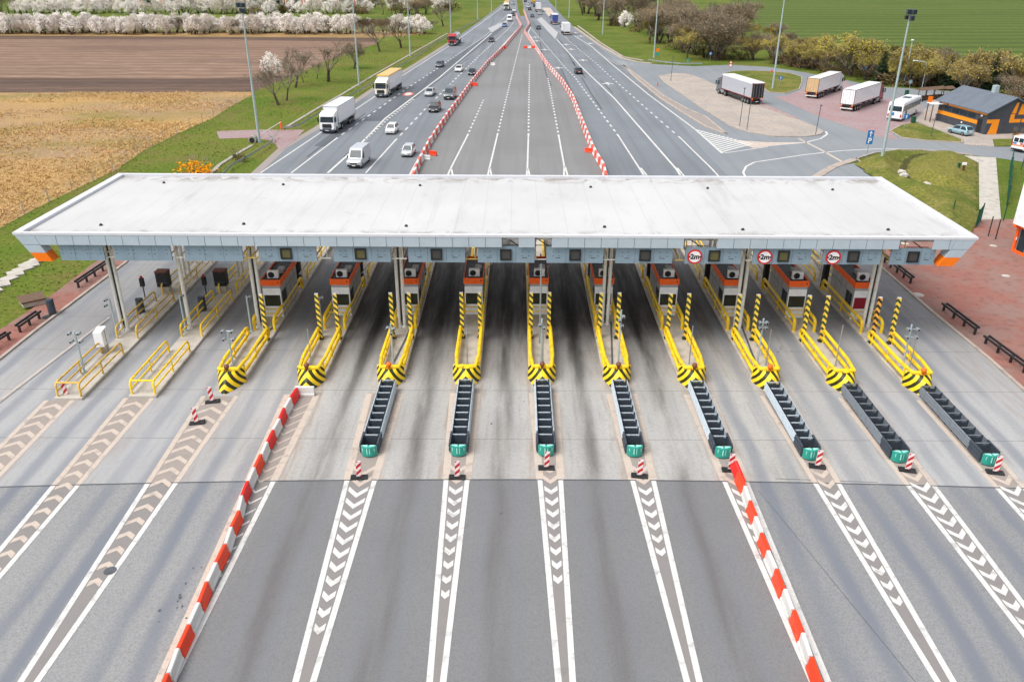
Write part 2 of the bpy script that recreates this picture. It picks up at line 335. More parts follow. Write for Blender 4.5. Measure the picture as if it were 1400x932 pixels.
# ------------------------------------------------------------------ mesh builder
class MB:
    def __init__(s): s.v, s.f, s.m, s.uv = [], [], [], None
    def add(s, vs, fs, mi=0):
        b = len(s.v); s.v += [tuple(v) for v in vs]
        for f in fs: s.f.append([b + i for i in f]); s.m.append(mi)
        return s
    def box(s, c, d, rz=0.0, mi=0, M4=None):
        x, y, z = d[0] / 2, d[1] / 2, d[2] / 2
        vs = [Vector((a * x, b * y, e * z)) for e in (-1, 1) for b in (-1, 1) for a in (-1, 1)]
        if rz: vs = [Matrix.Rotation(rz, 3, 'Z') @ v for v in vs]
        if M4 is not None: vs = [M4 @ v for v in vs]
        vs = [v + Vector(c) for v in vs]
        return s.add(vs, [(0, 2, 3, 1), (4, 5, 7, 6), (0, 1, 5, 4), (2, 6, 7, 3), (0, 4, 6, 2), (1, 3, 7, 5)], mi)
    def hexa(s, lo, hi, mi=0):
        """eight corners: lo 4 (ccw seen from above) and hi 4"""
        return s.add(list(lo) + list(hi), [(3, 2, 1, 0), (4, 5, 6, 7), (0, 1, 5, 4), (1, 2, 6, 5), (2, 3, 7, 6), (3, 0, 4, 7)], mi)
    def quad(s, a, b, c, d, mi=0): return s.add([a, b, c, d], [(0, 1, 2, 3)], mi)
    def tube(s, p, q, r, r2=None, n=8, cap=True, mi=0):
        p, q = Vector(p), Vector(q); r2 = r if r2 is None else r2
        d = q - p
        if d.length < 1e-6: return s
        d.normalize(); a = d.orthogonal().normalized(); b = d.cross(a)
        vs = []
        for (o, rr) in ((p, r), (q, r2)):
            for k in range(n):
                t = 2 * math.pi * k / n; vs.append(o + a * (rr * math.cos(t)) + b * (rr * math.sin(t)))
        fs = [(k, (k + 1) % n, n + (k + 1) % n, n + k) for k in range(n)]
        if cap: fs += [tuple(range(n - 1, -1, -1)), tuple(range(n, 2 * n))]
        return s.add(vs, fs, mi)
    def path(s, pts, r, n=8, mi=0):
        pts = [Vector(p) for p in pts]
        rings = []; up = None
        for i, p in enumerate(pts):
            a = (pts[i] - pts[i - 1]).normalized() if i else (pts[1] - pts[0]).normalized()
            b = (pts[i + 1] - pts[i]).normalized() if i < len(pts) - 1 else a
            d = (a + b).normalized()
            if up is None: up = d.orthogonal().normalized()
            up = (up - d * up.dot(d)).normalized(); w = d.cross(up)
            rings.append([p + up * (r * math.cos(2 * math.pi * k / n)) + w * (r * math.sin(2 * math.pi * k / n)) for k in range(n)])
        vs = [v for rg in rings for v in rg]; fs = []
        for i in range(len(pts) - 1):
            for k in range(n): fs.append((i * n + k, i * n + (k + 1) % n, (i + 1) * n + (k + 1) % n, (i + 1) * n + k))
        e = (len(pts) - 1) * n
        fs += [tuple(range(n - 1, -1, -1)), tuple(range(e, e + n))]
        return s.add(vs, fs, mi)
    def prof(s, pts, x0, x1, mi=0):
        """side profile in (y,z) extruded along x"""
        n = len(pts)
        vs = [(x0, y, z) for y, z in pts] + [(x1, y, z) for y, z in pts]
        fs = [tuple(range(n)), tuple(range(2 * n - 1, n - 1, -1))] + [(i, n + i, n + (i + 1) % n, (i + 1) % n) for i in range(n)]
        return s.add(vs, fs, mi)
    def poly(s, pts, z0, z1, mi=0):
        """plan polygon in (x,y) as a prism, top and bottom tessellated"""
        n = len(pts); tri = tessellate_polygon([[Vector((p[0], p[1], 0)) for p in pts]])
        vs = [(p[0], p[1], z0) for p in pts] + [(p[0], p[1], z1) for p in pts]
        fs = [tuple(n + i for i in t) for t in tri] + [tuple(reversed(t)) for t in tri] + [(i, (i + 1) % n, n + (i + 1) % n, n + i) for i in range(n)]
        return s.add(vs, fs, mi)
    def sheet(s, pts, z, mi=0):
        tri = tessellate_polygon([[Vector((p[0], p[1], 0)) for p in pts]])
        return s.add([(p[0], p[1], z) for p in pts], [tuple(t) for t in tri], mi)
    def ball(s, c, r, n=8, m=5, sz=1.0, mi=0):
        c = Vector(c); vs = [c + Vector((0, 0, -r * sz))]
        for j in range(1, m):
            ph = math.pi * j / m - math.pi / 2
            for k in range(n):
                t = 2 * math.pi * k / n
                vs.append(c + Vector((r * math.cos(ph) * math.cos(t), r * math.cos(ph) * math.sin(t), r * sz * math.sin(ph))))
        vs.append(c + Vector((0, 0, r * sz)))
        fs = [(0, 1 + (k + 1) % n, 1 + k) for k in range(n)]
        for j in range(m - 2):
            for k in range(n): fs.append((1 + j * n + k, 1 + j * n + (k + 1) % n, 1 + (j + 1) * n + (k + 1) % n, 1 + (j + 1) * n + k))
        e = len(vs) - 1; o = 1 + (m - 2) * n
        fs += [(e, o + k, o + (k + 1) % n) for k in range(n)]
        return s.add(vs, fs, mi)
    def disc(s, c, r, n=24, th=.03, mi=0):
        """disc facing -Y"""
        x, y, z = c
        vs = [(x + r * math.cos(2 * math.pi * k / n), y + e, z + r * math.sin(2 * math.pi * k / n)) for e in (0, th) for k in range(n)]
        return s.add(vs, [tuple(range(n)), tuple(range(2 * n - 1, n - 1, -1))] + [(k, n + k, n + (k + 1) % n, (k + 1) % n) for k in range(n)], mi)
    def line(s, pts, w, z, dash=None, mi=0):
        """painted line along a world polyline; dash = (on, off)"""
        seg = []; d = 0.0
        for a, b in zip(pts[:-1], pts[1:]):
            a, b = Vector((a[0], a[1])), Vector((b[0], b[1])); L = (b - a).length
            if L < 1e-6: continue
            u = (b - a) / L; nrm = Vector((-u.y, u.x)) * (w / 2)
            if dash is None: seg.append((a, b, nrm))
            else:
                t = 0.0; per = dash[0] + dash[1]
                while t < L:
                    ph = (d + t) % per
                    if ph < dash[0]:
                        e = min(L, t + dash[0] - ph); seg.append((a + u * t, a + u * e, nrm)); t = e + 1e-4
                    else: t += max(per - ph, 1e-3)
            d += L
        for a, b, nrm in seg: s.quad((*(a - nrm), z), (*(b - nrm), z), (*(b + nrm), z), (*(a + nrm), z), mi)
        return s
    def build(s, name, mats, parent=None, bevel=0.0, smooth=False, seg=2, loc=None):
        me = bpy.data.meshes.new(name); me.from_pydata(s.v, [], s.f); me.validate(); 
        for m in (mats if isinstance(mats, (list, tuple)) else [mats]): me.materials.append(M[m] if isinstance(m, str) else m)
        if len(me.materials) > 1 and len(me.polygons) == len(s.m): me.polygons.foreach_set('material_index', s.m)
        if s.uv:
            ul = me.uv_layers.new(name='UVMap')
            for lp in me.loops: ul.data[lp.index].uv = s.uv[lp.vertex_index]
        bm = bmesh.new(); bm.from_mesh(me)
        if len(bm.faces) < 60000 and not s.uv: bmesh.ops.recalc_face_normals(bm, faces=bm.faces)
        if smooth:
            for f in bm.faces: f.smooth = True
        bm.to_mesh(me); bm.free(); me.update()
        o = bpy.data.objects.new(name, me); col.objects.link(o)
        if smooth: 
            try: me.set_sharp_from_angle(angle=R(40))
            except Exception: pass
        if bevel:
            b = o.modifiers.new('bevel', 'BEVEL'); b.width = bevel; b.segments = seg; b.limit_method = 'ANGLE'; b.angle_limit = R(35)
        if parent: o.parent = parent
        if loc: o.location = loc
        return o

def tag(o, label=None, cat=None, group=None, kind=None):
    if label: o['label'] = label
    if cat: o['category'] = cat
    if group: o['group'] = group
    if kind: o['kind'] = kind
    return o
def empty(name, loc=(0, 0, 0), rz=0.0):
    o = bpy.data.objects.new(name, None); o.empty_display_size = .3; col.objects.link(o)
    o.location = loc; o.rotation_euler = (0, 0, rz); return o
def kids(o): return [c for c in bpy.data.objects if c.parent == o]
KID = {}
def copy_tree(o, parent=None):
    c = o.copy(); col.objects.link(c); c.parent = parent
    if o.name not in KID: KID[o.name] = kids(o)
    for ch in KID[o.name]: copy_tree(ch, c)
    return c
def put(o, x, y, z=0.0, rz=0.0, sc=None):
    o.location = (x, y, z); o.rotation_euler = (0, 0, rz)
    if sc: o.scale = sc if isinstance(sc, tuple) else (sc, sc, sc)
    return o
def struct(name, mb, mat, **k): return tag(mb.build(name, mat, **k), kind='structure')
def px(*pts): return [at(*p) for p in pts]
def text_mesh(txt, size, depth=.004, bold=0.0):
    cu = bpy.data.curves.new('lettering', 'FONT'); cu.body = txt; cu.size = size; cu.extrude = depth; cu.offset = bold
    cu.align_x = 'CENTER'; cu.align_y = 'CENTER'
    ob = bpy.data.objects.new('lettering_tmp', cu); col.objects.link(ob)
    dg = bpy.context.evaluated_depsgraph_get(); dg.update()
    me = bpy.data.meshes.new_from_object(ob.evaluated_get(dg)); bpy.data.objects.remove(ob); me.name = 'lettering'
    return me

# ------------------------------------------------------------------ ground, fields, roads
g = MB(); g.quad((-2500, -60, 0), (2500, -60, 0), (2500, 4000, 0), (-2500, 4000, 0)); struct('ground', g, 'grass')
fence_px = [(-180, 452), (0, 312), (45, 287), (107, 257), (160, 232), (195, 207), (245, 182), (290, 162), (317, 145), (345, 130)]
fpts = px(*fence_px)
struct('dry_meadow', MB().sheet(fpts + px((345, 126), (0, 127), (-700, 127), (-700, 300)), .012), 'meadow')
struct('ploughed_headland', MB().sheet(px((-900, 126), (0, 127), (345, 126), (385, 110), (400, 104), (250, 108), (0, 106), (-900, 106)), .018).sheet(px((-900, 54), (0, 54), (300, 54), (515, 58), (516, 52), (0, 49), (-900, 49)), .018), 'ploughed_dark')
struct('ploughed_field', MB().sheet(px((-900, 126), (0, 127), (345, 126), (385, 110), (440, 86), (515, 60), (516, 52), (0, 49), (-900, 49)), .012), 'ploughed')
struct('straw_margin', MB().sheet(px((-900, 49), (0, 49), (516, 52), (590, 46), (560, 43), (0, 43), (-900, 43)), .016), 'straw')
struct('embankment_grass', MB().sheet(px((345, 126), (385, 110), (440, 86), (515, 60), (600, 40), (645, 18), (690, 6), (655, 38), (540, 110), (395, 215), (335, 245), (250, 300), (0, 480), (0, 312), (107, 257), (160, 232), (245, 182), (317, 145)), .008), 'verge')
struct('crop_field', MB().sheet(px((1000, -14), (2600, -14), (2600, 200), (1500, 110), (1400, 96), (1250, 85), (1130, 75), (1040, 45), (1000, 20)), .012), 'crop')
struct('roadside_bank', MB().sheet(px((742, 0), (775, 8), (860, 50), (950, 82), (1050, 96), (1050, 90), (930, 72), (860, 40), (790, 0)), .010), 'verge')

# plaza: concrete apron, asphalt before it, highway beyond
def yo(x): return -.0012 * (x - 1.75) ** 2          # the rows bow a little with the crossfall
apron = [(x, 37.95 + yo(x) * .9) for x in range(-39, 37, 4)] + px((1400, 535), (1350, 490), (1277, 430), (1205, 367))
kr = [(36.0, 30), (35.9, 50.5)] + px((1350, 490), (1277, 430), (1205, 367)) + [(34.6, 84), (33, 100)]
kl = [(-37.0, 20), (-37.4, 40)] + px((0, 492), (50, 452), (172, 360)) + [(-39.2, 88), (-37, 100)]
front = [(x, 37.95 + yo(x) * .8) for x in range(-36, 36, 4)]
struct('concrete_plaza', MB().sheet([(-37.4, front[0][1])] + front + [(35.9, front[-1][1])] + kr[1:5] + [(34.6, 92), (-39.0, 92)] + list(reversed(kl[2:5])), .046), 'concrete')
struct('asphalt_apron', MB().sheet([(-60, 5), (60, 5), (60, front[-1][1]), (35.9, front[-1][1])] + list(reversed(front)) + [(-37.4, front[0][1]), (-60, front[0][1])], .042), 'asphalt')
hl = px((340, 246), (383, 205), (430, 178), (510, 122), (560, 93), (612, 60), (655, 30), (690, 3), (696, -5))
hr = px((744, -5), (765, 18), (785, 38), (820, 64), (850, 82), (905, 125), (950, 160), (992, 186), (1020, 208), (1110, 250))
struct('highway', MB().sheet([(-37.2, 91)] + hl + hr + [(34.0, 91)], .030), 'highway')
cl_l = px((568, 246), (587, 197), (612, 160), (645, 115), (687, 67), (711, 40), (714, 36))
cl_r = px((718, 38), (719, 46), (732, 64), (749, 91), (780, 131), (798, 174), (811, 206), (829, 246))
struct('closed_lanes', MB().sheet(cl_l + cl_r, .036), 'midlanes')
struct('median_grass', MB().sheet(px((706, -3), (708, 12), (711, 22), (718, 22), (716, 12), (713, -3)), .040), 'verge')
struct('shoulder', MB().line(px((346, 240), (386, 203), (432, 176), (512, 121), (562, 92), (614, 59)), 1.2, .036), 'dusty')
service = px((785, 38), (850, 80), (890, 88), (950, 91), (1000, 89), (1050, 92), (1092, 98), (1157, 110), (1200, 119), (1240, 121), (1310, 126), (1520, 150),
             (1560, 232), (1400, 222), (1361, 216), (1310, 211), (1260, 206), (1230, 206), (1190, 211), (1160, 220), (1112, 246), (1000, 246), (960, 205), (900, 130))
struct('service_road', MB().sheet(service, .034), 'road')
struct('dark_lane_surface', MB().sheet(px((490, 166), (522, 166), (585, 120), (690, 38), (684, 38), (560, 118)), .0355).sheet(px((429, 200), (446, 201), (488, 169), (474, 168)), .0355), 'darkpatch')
   
# paved traffic areas
oval_tan = px((900, 105), (920, 101), (940, 102), (960, 109), (980, 118), (1010, 132), (1046, 147), (1087, 163), (1111, 173), (1125, 181), (1121, 185), (1103, 187.5), (1060, 187.5), (1021, 181), (998, 173), (960, 149), (930, 128), (910, 115))
struct('tan_paving', MB().poly(oval_tan, -.1, .14), 'tan')
struct('parking_bays', MB().sheet(px((976, 117), (988, 124), (1040, 140), (1062, 150), (1092, 163), (1087, 164), (1046, 148.5), (1010, 133.5)), .150)
       .sheet(px((1057, 132), (1074, 132), (1093, 125), (1112, 114), (1150, 108), (1175, 124), (1197, 137), (1237, 133), (1262, 145), (1250, 168), (1217, 181), (1228, 192), (1200, 187), (1125, 162)), .044), 'pink')
oval = px((989, 102), (1000, 98.5), (1020, 97.5), (1046, 98), (1081, 101), (1096, 106), (1096, 114), (1092, 123), (1074, 128.5), (1051, 127), (1040, 118), (1005, 110))
struct('grass_oval', MB().poly(oval, -.1, .16), 'lawn')
tri_g = px((1217, 180), (1232, 172), (1252, 168), (1280, 178), (1315, 192), (1315, 196), (1265, 193), (1232, 189))
struct('grass_corner', MB().poly(tri_g, -.1, .15), 'lawn')
struct('grass_patch', MB().poly(px((1357, 191.5), (1386, 191), (1388, 201), (1360, 201)), -.1, .15), 'lawn')
struct('building_paving', MB().poly(px((1252, 166), (1264, 150), (1285, 140), (1300, 150), (1345, 181), (1450, 181), (1450, 190), (1357, 191), (1359, 201), (1318, 198.5), (1317, 191)), -.1, .11), 'tan')
struct('picnic_paving', MB().poly(px((1262, 137), (1268, 130), (1300, 131), (1296, 140), (1280, 143)), -.1, .10), 'tan')
struct('footpath', MB().poly(px((1318, 213.5), (1338, 223), (1339, 302), (1368.5, 301), (1361.5, 216.5)), -.1, .09), 'slab')
# lawn with a ditch, right of the plaza: a real relief
def dseg(p, a, b):
    ab = b - a; t = max(0, min(1, (p - a).dot(ab) / ab.length_squared)); return (p - a - ab * t).length
dit = [Vector(q) for q in px((1306, 214), (1280, 212), (1255, 213), (1240, 220), (1234, 232), (1240, 246), (1262, 255), (1285, 262), (1310, 262))]
lawn_poly = [Vector(q) for q in px((1168, 226), (1185, 216), (1215, 208), (1260, 207), (1318, 213.5), (1337, 224), (1338, 302), (1330, 330), (1290, 330), (1205, 258), (1190, 243))]
def inside(p, poly):
    c = False; j = len(poly) - 1
    for i in range(len(poly)):
        a, b = poly[i], poly[j]
        if (a.y > p.y) != (b.y > p.y) and p.x < (b.x - a.x) * (p.y - a.y) / (b.y - a.y) + a.x: c = not c
        j = i
    return c
def lawn_h(p):
    d = min(dseg(p, a, b) for a, b in zip(dit[:-1], dit[1:]))
    e = min(dseg(p, a, lawn_poly[(i + 1) % len(lawn_poly)]) for i, a in enumerate(lawn_poly))
    h = .12 + 1.15 * min(1, e / 3.0) * min(1, max(0, (d - .4) / 2.2)) ** 1.3
    return h
lm = MB(); x0, x1 = min(p.x for p in lawn_poly), max(p.x for p in lawn_poly); y0, y1 = min(p.y for p in lawn_poly), max(p.y for p in lawn_poly)
NX, NY = 80, 100; idx = {}
for j in range(NY + 1):
    for i in range(NX + 1):
        p = Vector((x0 + (x1 - x0) * i / NX, y0 + (y1 - y0) * j / NY))
        if inside(p, lawn_poly):
            idx[i, j] = len(lm.v); lm.v.append((p.x, p.y, lawn_h(p) + random.uniform(0, .05)))
for (i, j) in list(idx):
    q = [(i, j), (i + 1, j), (i + 1, j + 1), (i, j + 1)]
    if all(k in idx for k in q): lm.f.append([idx[k] for k in q]); lm.m.append(0)
struct('lawn_with_ditch', lm, 'lawn', smooth=True)
struct('lawn_base', MB().sheet([tuple(p) for p in lawn_poly], .05), 'lawn')
dm = MB().line([tuple(p) for p in dit], 2.0, .165)
struct('ditch_bed', dm, 'earth')
struct('plaza_corner', MB().sheet(px((1112, 246), (1150, 226), (1170, 224), (1200, 246)), .052), 'road')
# brick pavements beside the plaza
struct('brick_pavement', MB().poly(px((172, 360), (50, 452), (0, 492), (-60, 540), (-100, 540), (-30, 470), (12, 445), (42, 425), (82, 397), (130, 360), (160, 338)) , -.1, .13)
       .poly(px((1400, 537), (1350, 491), (1277, 431), (1205, 368), (1150, 320), (1250, 303), (1387, 301), (1470, 301), (1700, 420), (1900, 700), (1540, 668)), -.1, .13), 'brick')
struct('brick_crossing', MB().poly(px((296, 180), (350, 178), (416, 178), (404, 192), (382, 208), (378, 199), (369, 192), (339, 189), (300, 190)), -.1, .055), 'pink')
# kerbs
kb = MB()
def kerb(pts, w=.22, h=.16, closed=False):
    pts = list(pts) + ([pts[0]] if closed else [])
    for a, b in zip(pts[:-1], pts[1:]):
        a, b = Vector(a), Vector(b); d = b - a
        kb.box(((a.x + b.x) / 2, (a.y + b.y) / 2, h / 2 - .02), (d.length + .02, w, h + .04), math.atan2(d.y, d.x))
kerb(px((-60, 540), (0, 492), (50, 452), (172, 360)) + [(-39.3, 88)], .25, .17)
kerb(px((1540, 668), (1460, 592), (1400, 535), (1350, 490), (1277, 430), (1205, 367)) + [(34.7, 85)], .25, .17)
kerb(oval_tan, .22, .175, True); kerb(oval, .22, .19, True); kerb(tri_g, .2, .18, True)
kerb(px((1112, 246), (1140, 228), (1170, 218), (1195, 210), (1230, 205.5), (1260, 205.5), (1310, 210), (1330, 213)), .3, .17)
kerb(px((1114, 244), (1138, 229), (1168, 219)), 1.1, .15)
kerb(px((785, 37.5), (820, 62.5), (850, 80), (870, 85), (892, 87.5)), 1.0, .16)
kerb(px((790, 36), (822, 60), (852, 78.5), (880, 83.5)), .6, .2)
kerb(px((852, 90), (875, 107), (907, 132), (940, 150), (965, 161), (993, 184)), .45, .18)
kerb(px((852, 90), (872, 110), (904, 136), (937, 157), (965, 174), (993, 184)), .45, .18)
kerb(px((1170, 217), (1192, 236), (1200, 246)), .2, .17)
struct('kerb', kb, 'kerb')
struct('divider_infill', MB().sheet(px((854, 92), (875, 108), (907, 133), (940, 151), (965, 162), (990, 183), (965, 173), (937, 156), (904, 135), (872, 109)), .10), 'dusty')
dk = MB()
for pts in ([(389, 176), (432, 150), (470, 128), (510, 104), (545, 84), (575, 67), (612, 46)], [(286, 240), (300, 226), (322, 212), (345, 199)], ):
    q = px(*pts)
    dk.line(q, .6, .10)
struct('drainage_channel', dk, 'ditch')
sk = MB(); rk = random.Random(8)
for (x, y, rz) in [(a, b, 0) for a, b in px((-20, 408), (-8, 399), (3, 390), (13, 382), (22, 375), (31, 369), (40, 364), (48, 360), (55, 356))]:
    sk.box((x + rk.uniform(-.2, .2), y, .07 + rk.uniform(0, .05)), (rk.uniform(1.2, 1.7), rk.uniform(1.0, 1.5), .16), rk.uniform(.6, 1.2))
struct('drainage_slab', sk, 'slab')

# ------------------------------------------------------------------ road markings
wl = MB(); tl = MB(); ds = MB(); ds2 = MB(); rl = MB(); sm = MB()
ZL, ZT, ZD = .056, .058, .051
EDGE = {1: [(67, 545), (0, 612), (107, 540), (0, 650)], 2: [(175, 542), (0, 753), (211, 542), (0, 789)], 3: [(280, 540), (29, 932), (325, 540), (51.4, 932)],
        4: [(395, 535), (216, 932), (436, 535), (257, 892)], 5: [(506, 534), (404.5, 932), (550, 533), (428.5, 932)], 6: [(620, 532), (587.5, 932), (653.7, 532), (606, 932)],
        7: [(726.5, 530), (763.5, 932), (759, 530), (783, 932)], 8: [(830, 529), (939, 932), (864, 529), (956, 932)], 9: [(935, 532), (1091, 889), (967.5, 531), (1131.6, 932)],
        10: [(1040, 540), (1281, 932), (1076, 540), (1302.6, 932)], 11: [(1142, 537), (1400, 868), (1180, 537), (1400, 828)], 12: [(1250, 542), (1400, 709), (1292, 542), (1400, 668)]}
ENDY = {1: 20, 2: 21, 3: 28.2, 4: 27.5, 5: 26.3, 6: 28.4, 7: 29.0, 8: 31.3, 9: 25, 10: 28.0, 11: 27.2, 12: 22}
for i, e in EDGE.items():
    la, lb, ra, rb = px(*e)
    fl = lambda Y: la[0] + (lb[0] - la[0]) * (Y - la[1]) / (lb[1] - la[1])
    fr = lambda Y: ra[0] + (rb[0] - ra[0]) * (Y - ra[1]) / (rb[1] - ra[1])
    dusty_side = i in (1, 2, 3, 4)
    ytop, yj, ybot = 47.9 + yo(isle_x(i)), 37.9 + yo(isle_x(i)) * .8, 14.0
    # where both lines meet
    for Y in [30 - .25 * k for k in range(90)]:
        if fr(Y) - fl(Y) < .34: ybot = Y; break
    ybot = max(ybot, 10.0)
    for f in (fl, fr):
        tl.line([(f(ytop), ytop), (f(yj), yj)], .30 if i < 4 or i > 9 else .42, ZL)
        (tl if dusty_side and f is fl and i == 4 else wl).line([(f(yj), yj), (f(ybot), ybot)], .27, ZL)
    ds.quad((fl(yj), yj, ZD), (fr(yj), yj, ZD), (fr(ytop), ytop, ZD), (fl(ytop), ytop, ZD))
    ds2.quad((fl(ybot), ybot, ZD), (fr(ybot), ybot, ZD), (fr(yj), yj, ZD), (fl(yj), yj, ZD))
    Y = (39.0 if i >= 5 else 46.6) + yo(isle_x(i))
    step = 1.02 if i >= 4 else 1.12
    while Y > ENDY[i]:
        a, b = fl(Y) + .2, fr(Y) - .2; c = (a + b) / 2; k = (b - a) / 2
        tgt = tl if (Y > 37.5 or i in (1, 2, 3)) else wl
        if k > .12:
            dy = (-1.15 if i >= 4 else .8) * k; th = .36 if i < 4 else (.19 if i == 4 else .40)
            jt = lambda: random.uniform(-.02, .02)
            tgt.quad((a, Y + jt(), ZT), (c, Y + dy, ZT), (c, Y + dy + th, ZT), (a, Y + th + jt(), ZT))
            tgt.quad((c, Y + dy, ZT), (b, Y + jt(), ZT), (b, Y + th + jt(), ZT), (c, Y + dy + th, ZT))
        Y -= step
# pale joint in the left wide lane
tl.line(px((0, 548), (92, 478), (150, 434)), .16, .052); sm.line(px((0, 552), (92, 481), (150, 437)), .08, .053)
sm.line(front, .09, .057); sm.line(px((1060, 655), (1200, 660)), .05, .05); sm.line([(28.0, 37.2), (21, 22)], .04, .05); sm.line([(13.4, 37), (17.2, 20)], .03, .05)
# the highway beyond the canopy
W = .24
def hline(pts, dash=None, w=W, mb=wl): mb.line(px(*pts), w, .042, dash)
hline([(356, 237), (435, 184), (510, 134), (550, 104), (612, 64.5), (655, 34), (690, 8)])
hline([(398, 237), (457, 192)]); hline([(457, 192), (562, 117.5), (594, 97), (630, 72), (665, 48), (694, 20)], (1.9, 2.2), .3)
hline([(448, 237), (495, 195), (527, 162), (567, 132), (600, 107), (640, 73), (672, 46)], None, .34)
hline([(500, 191), (530, 164), (566, 136)], (.8, 1.2), .4)
hline([(500, 237), (539, 194)]); hline([(539, 194), (581, 150), (621, 110), (655, 77), (697, 38), (704, 28)], (2.2, 2.4), .3)
hline([(560, 240), (583, 198), (608, 160), (640, 116), (684, 66), (706, 42)], None, .3)
hline([(612, 240), (616, 231), (639, 186)]); hline([(619, 240), (617, 231)]); hline([(639, 186), (661, 137)], (1.4, 1.7), .28)
hline([(667, 240), (669, 231), (680, 185)]); hline([(672, 240), (670, 231)]); hline([(680, 185), (699, 107), (714, 47)], (1.4, 1.7), .28)
hline([(720, 240), (721, 231), (722.5, 185)]); hline([(724, 240), (722, 231)]); hline([(722.5, 185), (724, 88)], (1.4, 1.7), .3)
hline([(771, 240), (771.5, 228), (764, 187)]); hline([(776, 240), (772.5, 228)]); hline([(764, 187), (749, 106)], (1.4, 1.7), .3)
hline([(833, 246), (814, 206), (801, 174), (784, 131), (752, 91), (735, 66), (722, 45), (726, 37)], None, .32)
hline([(880, 240), (875, 232), (846, 187)]); hline([(884, 240), (876, 230)]); hline([(846, 187), (785, 105), (774, 94)], (1.9, 2.1), .3); hline([(774, 94), (740, 55), (726, 39)], (2.4, 1.2), .22)
hline([(930, 240), (925, 232), (840, 135), (795, 92), (761, 54)], None, .3); hline([(936, 242), (926, 230)])
hline([(983, 242), (974, 232), (931, 190)]); hline([(931, 190), (885, 150), (840, 110), (815, 87), (782, 60), (762, 42)], (1.8, 2.6), .3)
hline([(987, 210), (950, 177), (887, 130), (835, 87), (810, 65), (785, 49), (765, 34)], None, .28)
hline([(1021, 246), (1016, 236), (1020, 228), (1032, 222), (1050, 219.5), (1100, 212), (1150, 206.5), (1200, 204), (1260, 204.5), (1305, 209)], None, .3)
hline([(1040, 201), (1060, 199), (1100, 195.5), (1122, 190), (1131, 184), (1129, 180)], None, .3)
hline([(1092, 190), (1120, 204), (1152, 222)], None, .45, tl)
# gores
gw = MB(); gw.sheet(px((667, 39), (672.5, 45), (686, 36), (700, 27), (694, 28)), .043)
gw.sheet(px((734, 27), (740, 24), (763, 45), (759, 54)), .043); struct('painted_gore', gw, 'gore'); tl.sheet(px((741, 11), (752, 11), (758, 19), (750, 23)), .043)
tl.sheet(px((1000, 192), (1050, 195), (1100, 195), (1060, 199), (1030, 203)), .043)
P0, P1, P2 = (950, 177), (988, 210), (1040, 199)
for k in range(15):
    t0 = k / 15; t1 = t0 + .034
    A0 = [P0[j] + (P1[j] - P0[j]) * t0 for j in (0, 1)]; A1 = [P0[j] + (P1[j] - P0[j]) * t1 for j in (0, 1)]
    B0 = [P0[j] + (P2[j] - P0[j]) * (t0 * .93) for j in (0, 1)]; B1 = [P0[j] + (P2[j] - P0[j]) * (t1 * .93) for j in (0, 1)]
    wl.sheet(px(A0, B0, B1, A1), .0435)
wl.line(px(P0, P1), .25, .044); wl.line(px(P1, (1010, 207), (1050, 201)), .25, .044); wl.line(px(P0, (1000, 192)), .2, .044)
for k in range(7):
    t = k / 7
    wl.line(px((825 + 18 * t, 79 + 10 * t), (829 + 34 * t, 78.5 + 9.5 * t)), .35, .0435)
wl.line(px((843, 89), (866, 88)), .3, .0435)
# lane arrows (point towards the far end)
for (ax, ay) in [(732, 51.5), (734, 56.5), (745, 68.5), (763.5, 93.5), (774, 61.5), (781, 68), (797, 83), (831, 115), (794, 50), (807, 60), (787, 45.5)]:
    x, y = at(ax, ay); s_ = 1.0
    wl.quad((x - .12, y - 2.2, .0445), (x + .12, y - 2.2, .0445), (x + .12, y + 1, .0445), (x - .12, y + 1, .0445))
    wl.add([(x - .7, y + 1, .0445), (x + .7, y + 1, .0445), (x, y + 2.4, .0445)], [(0, 1, 2)])
    wl.quad((x - 1.3, y - .3, .0446), (x + 1.3, y - .3, .0446), (x + 1.3, y + .5, .0446), (x - 1.3, y + .5, .0446))
# painted speed roundel on the oncoming lane
cx_, cy_ = at(558, 129)
ring = [(cx_ + 1.15 * math.cos(a), cy_ + 2.6 * math.sin(a)) for a in [2 * math.pi * k / 24 for k in range(24)]]
rl.sheet(ring, .0436); wl.sheet([(cx_ + (x - cx_) * .68, cy_ + (y - cy_) * .68) for x, y in ring], .0452)
for pts in ([(728, 30), (737, 44), (741, 77), (747, 103), (754, 118)], [(764, 54), (776, 72), (786, 91)], [(766, 91), (775, 112), (790, 142)], [(795, 106), (808, 128), (823, 150)], [(783, 85), (800, 107)], [(821, 110), (838, 128)],
            [(470, 215), (560, 140), (640, 80)], [(420, 215), (500, 155)]):
    sm.line(px(*pts), .3, .040)
struct('road_marking', wl, 'white_line'); struct('dusty_road_marking', tl, 'tan_line'); struct('chevron_bed', ds, 'dusty'); struct('chevron_bed_asphalt', ds2, 'dusty2')
struct('red_road_marking', rl, 'red_line'); struct('tar_seam', sm, 'seam')
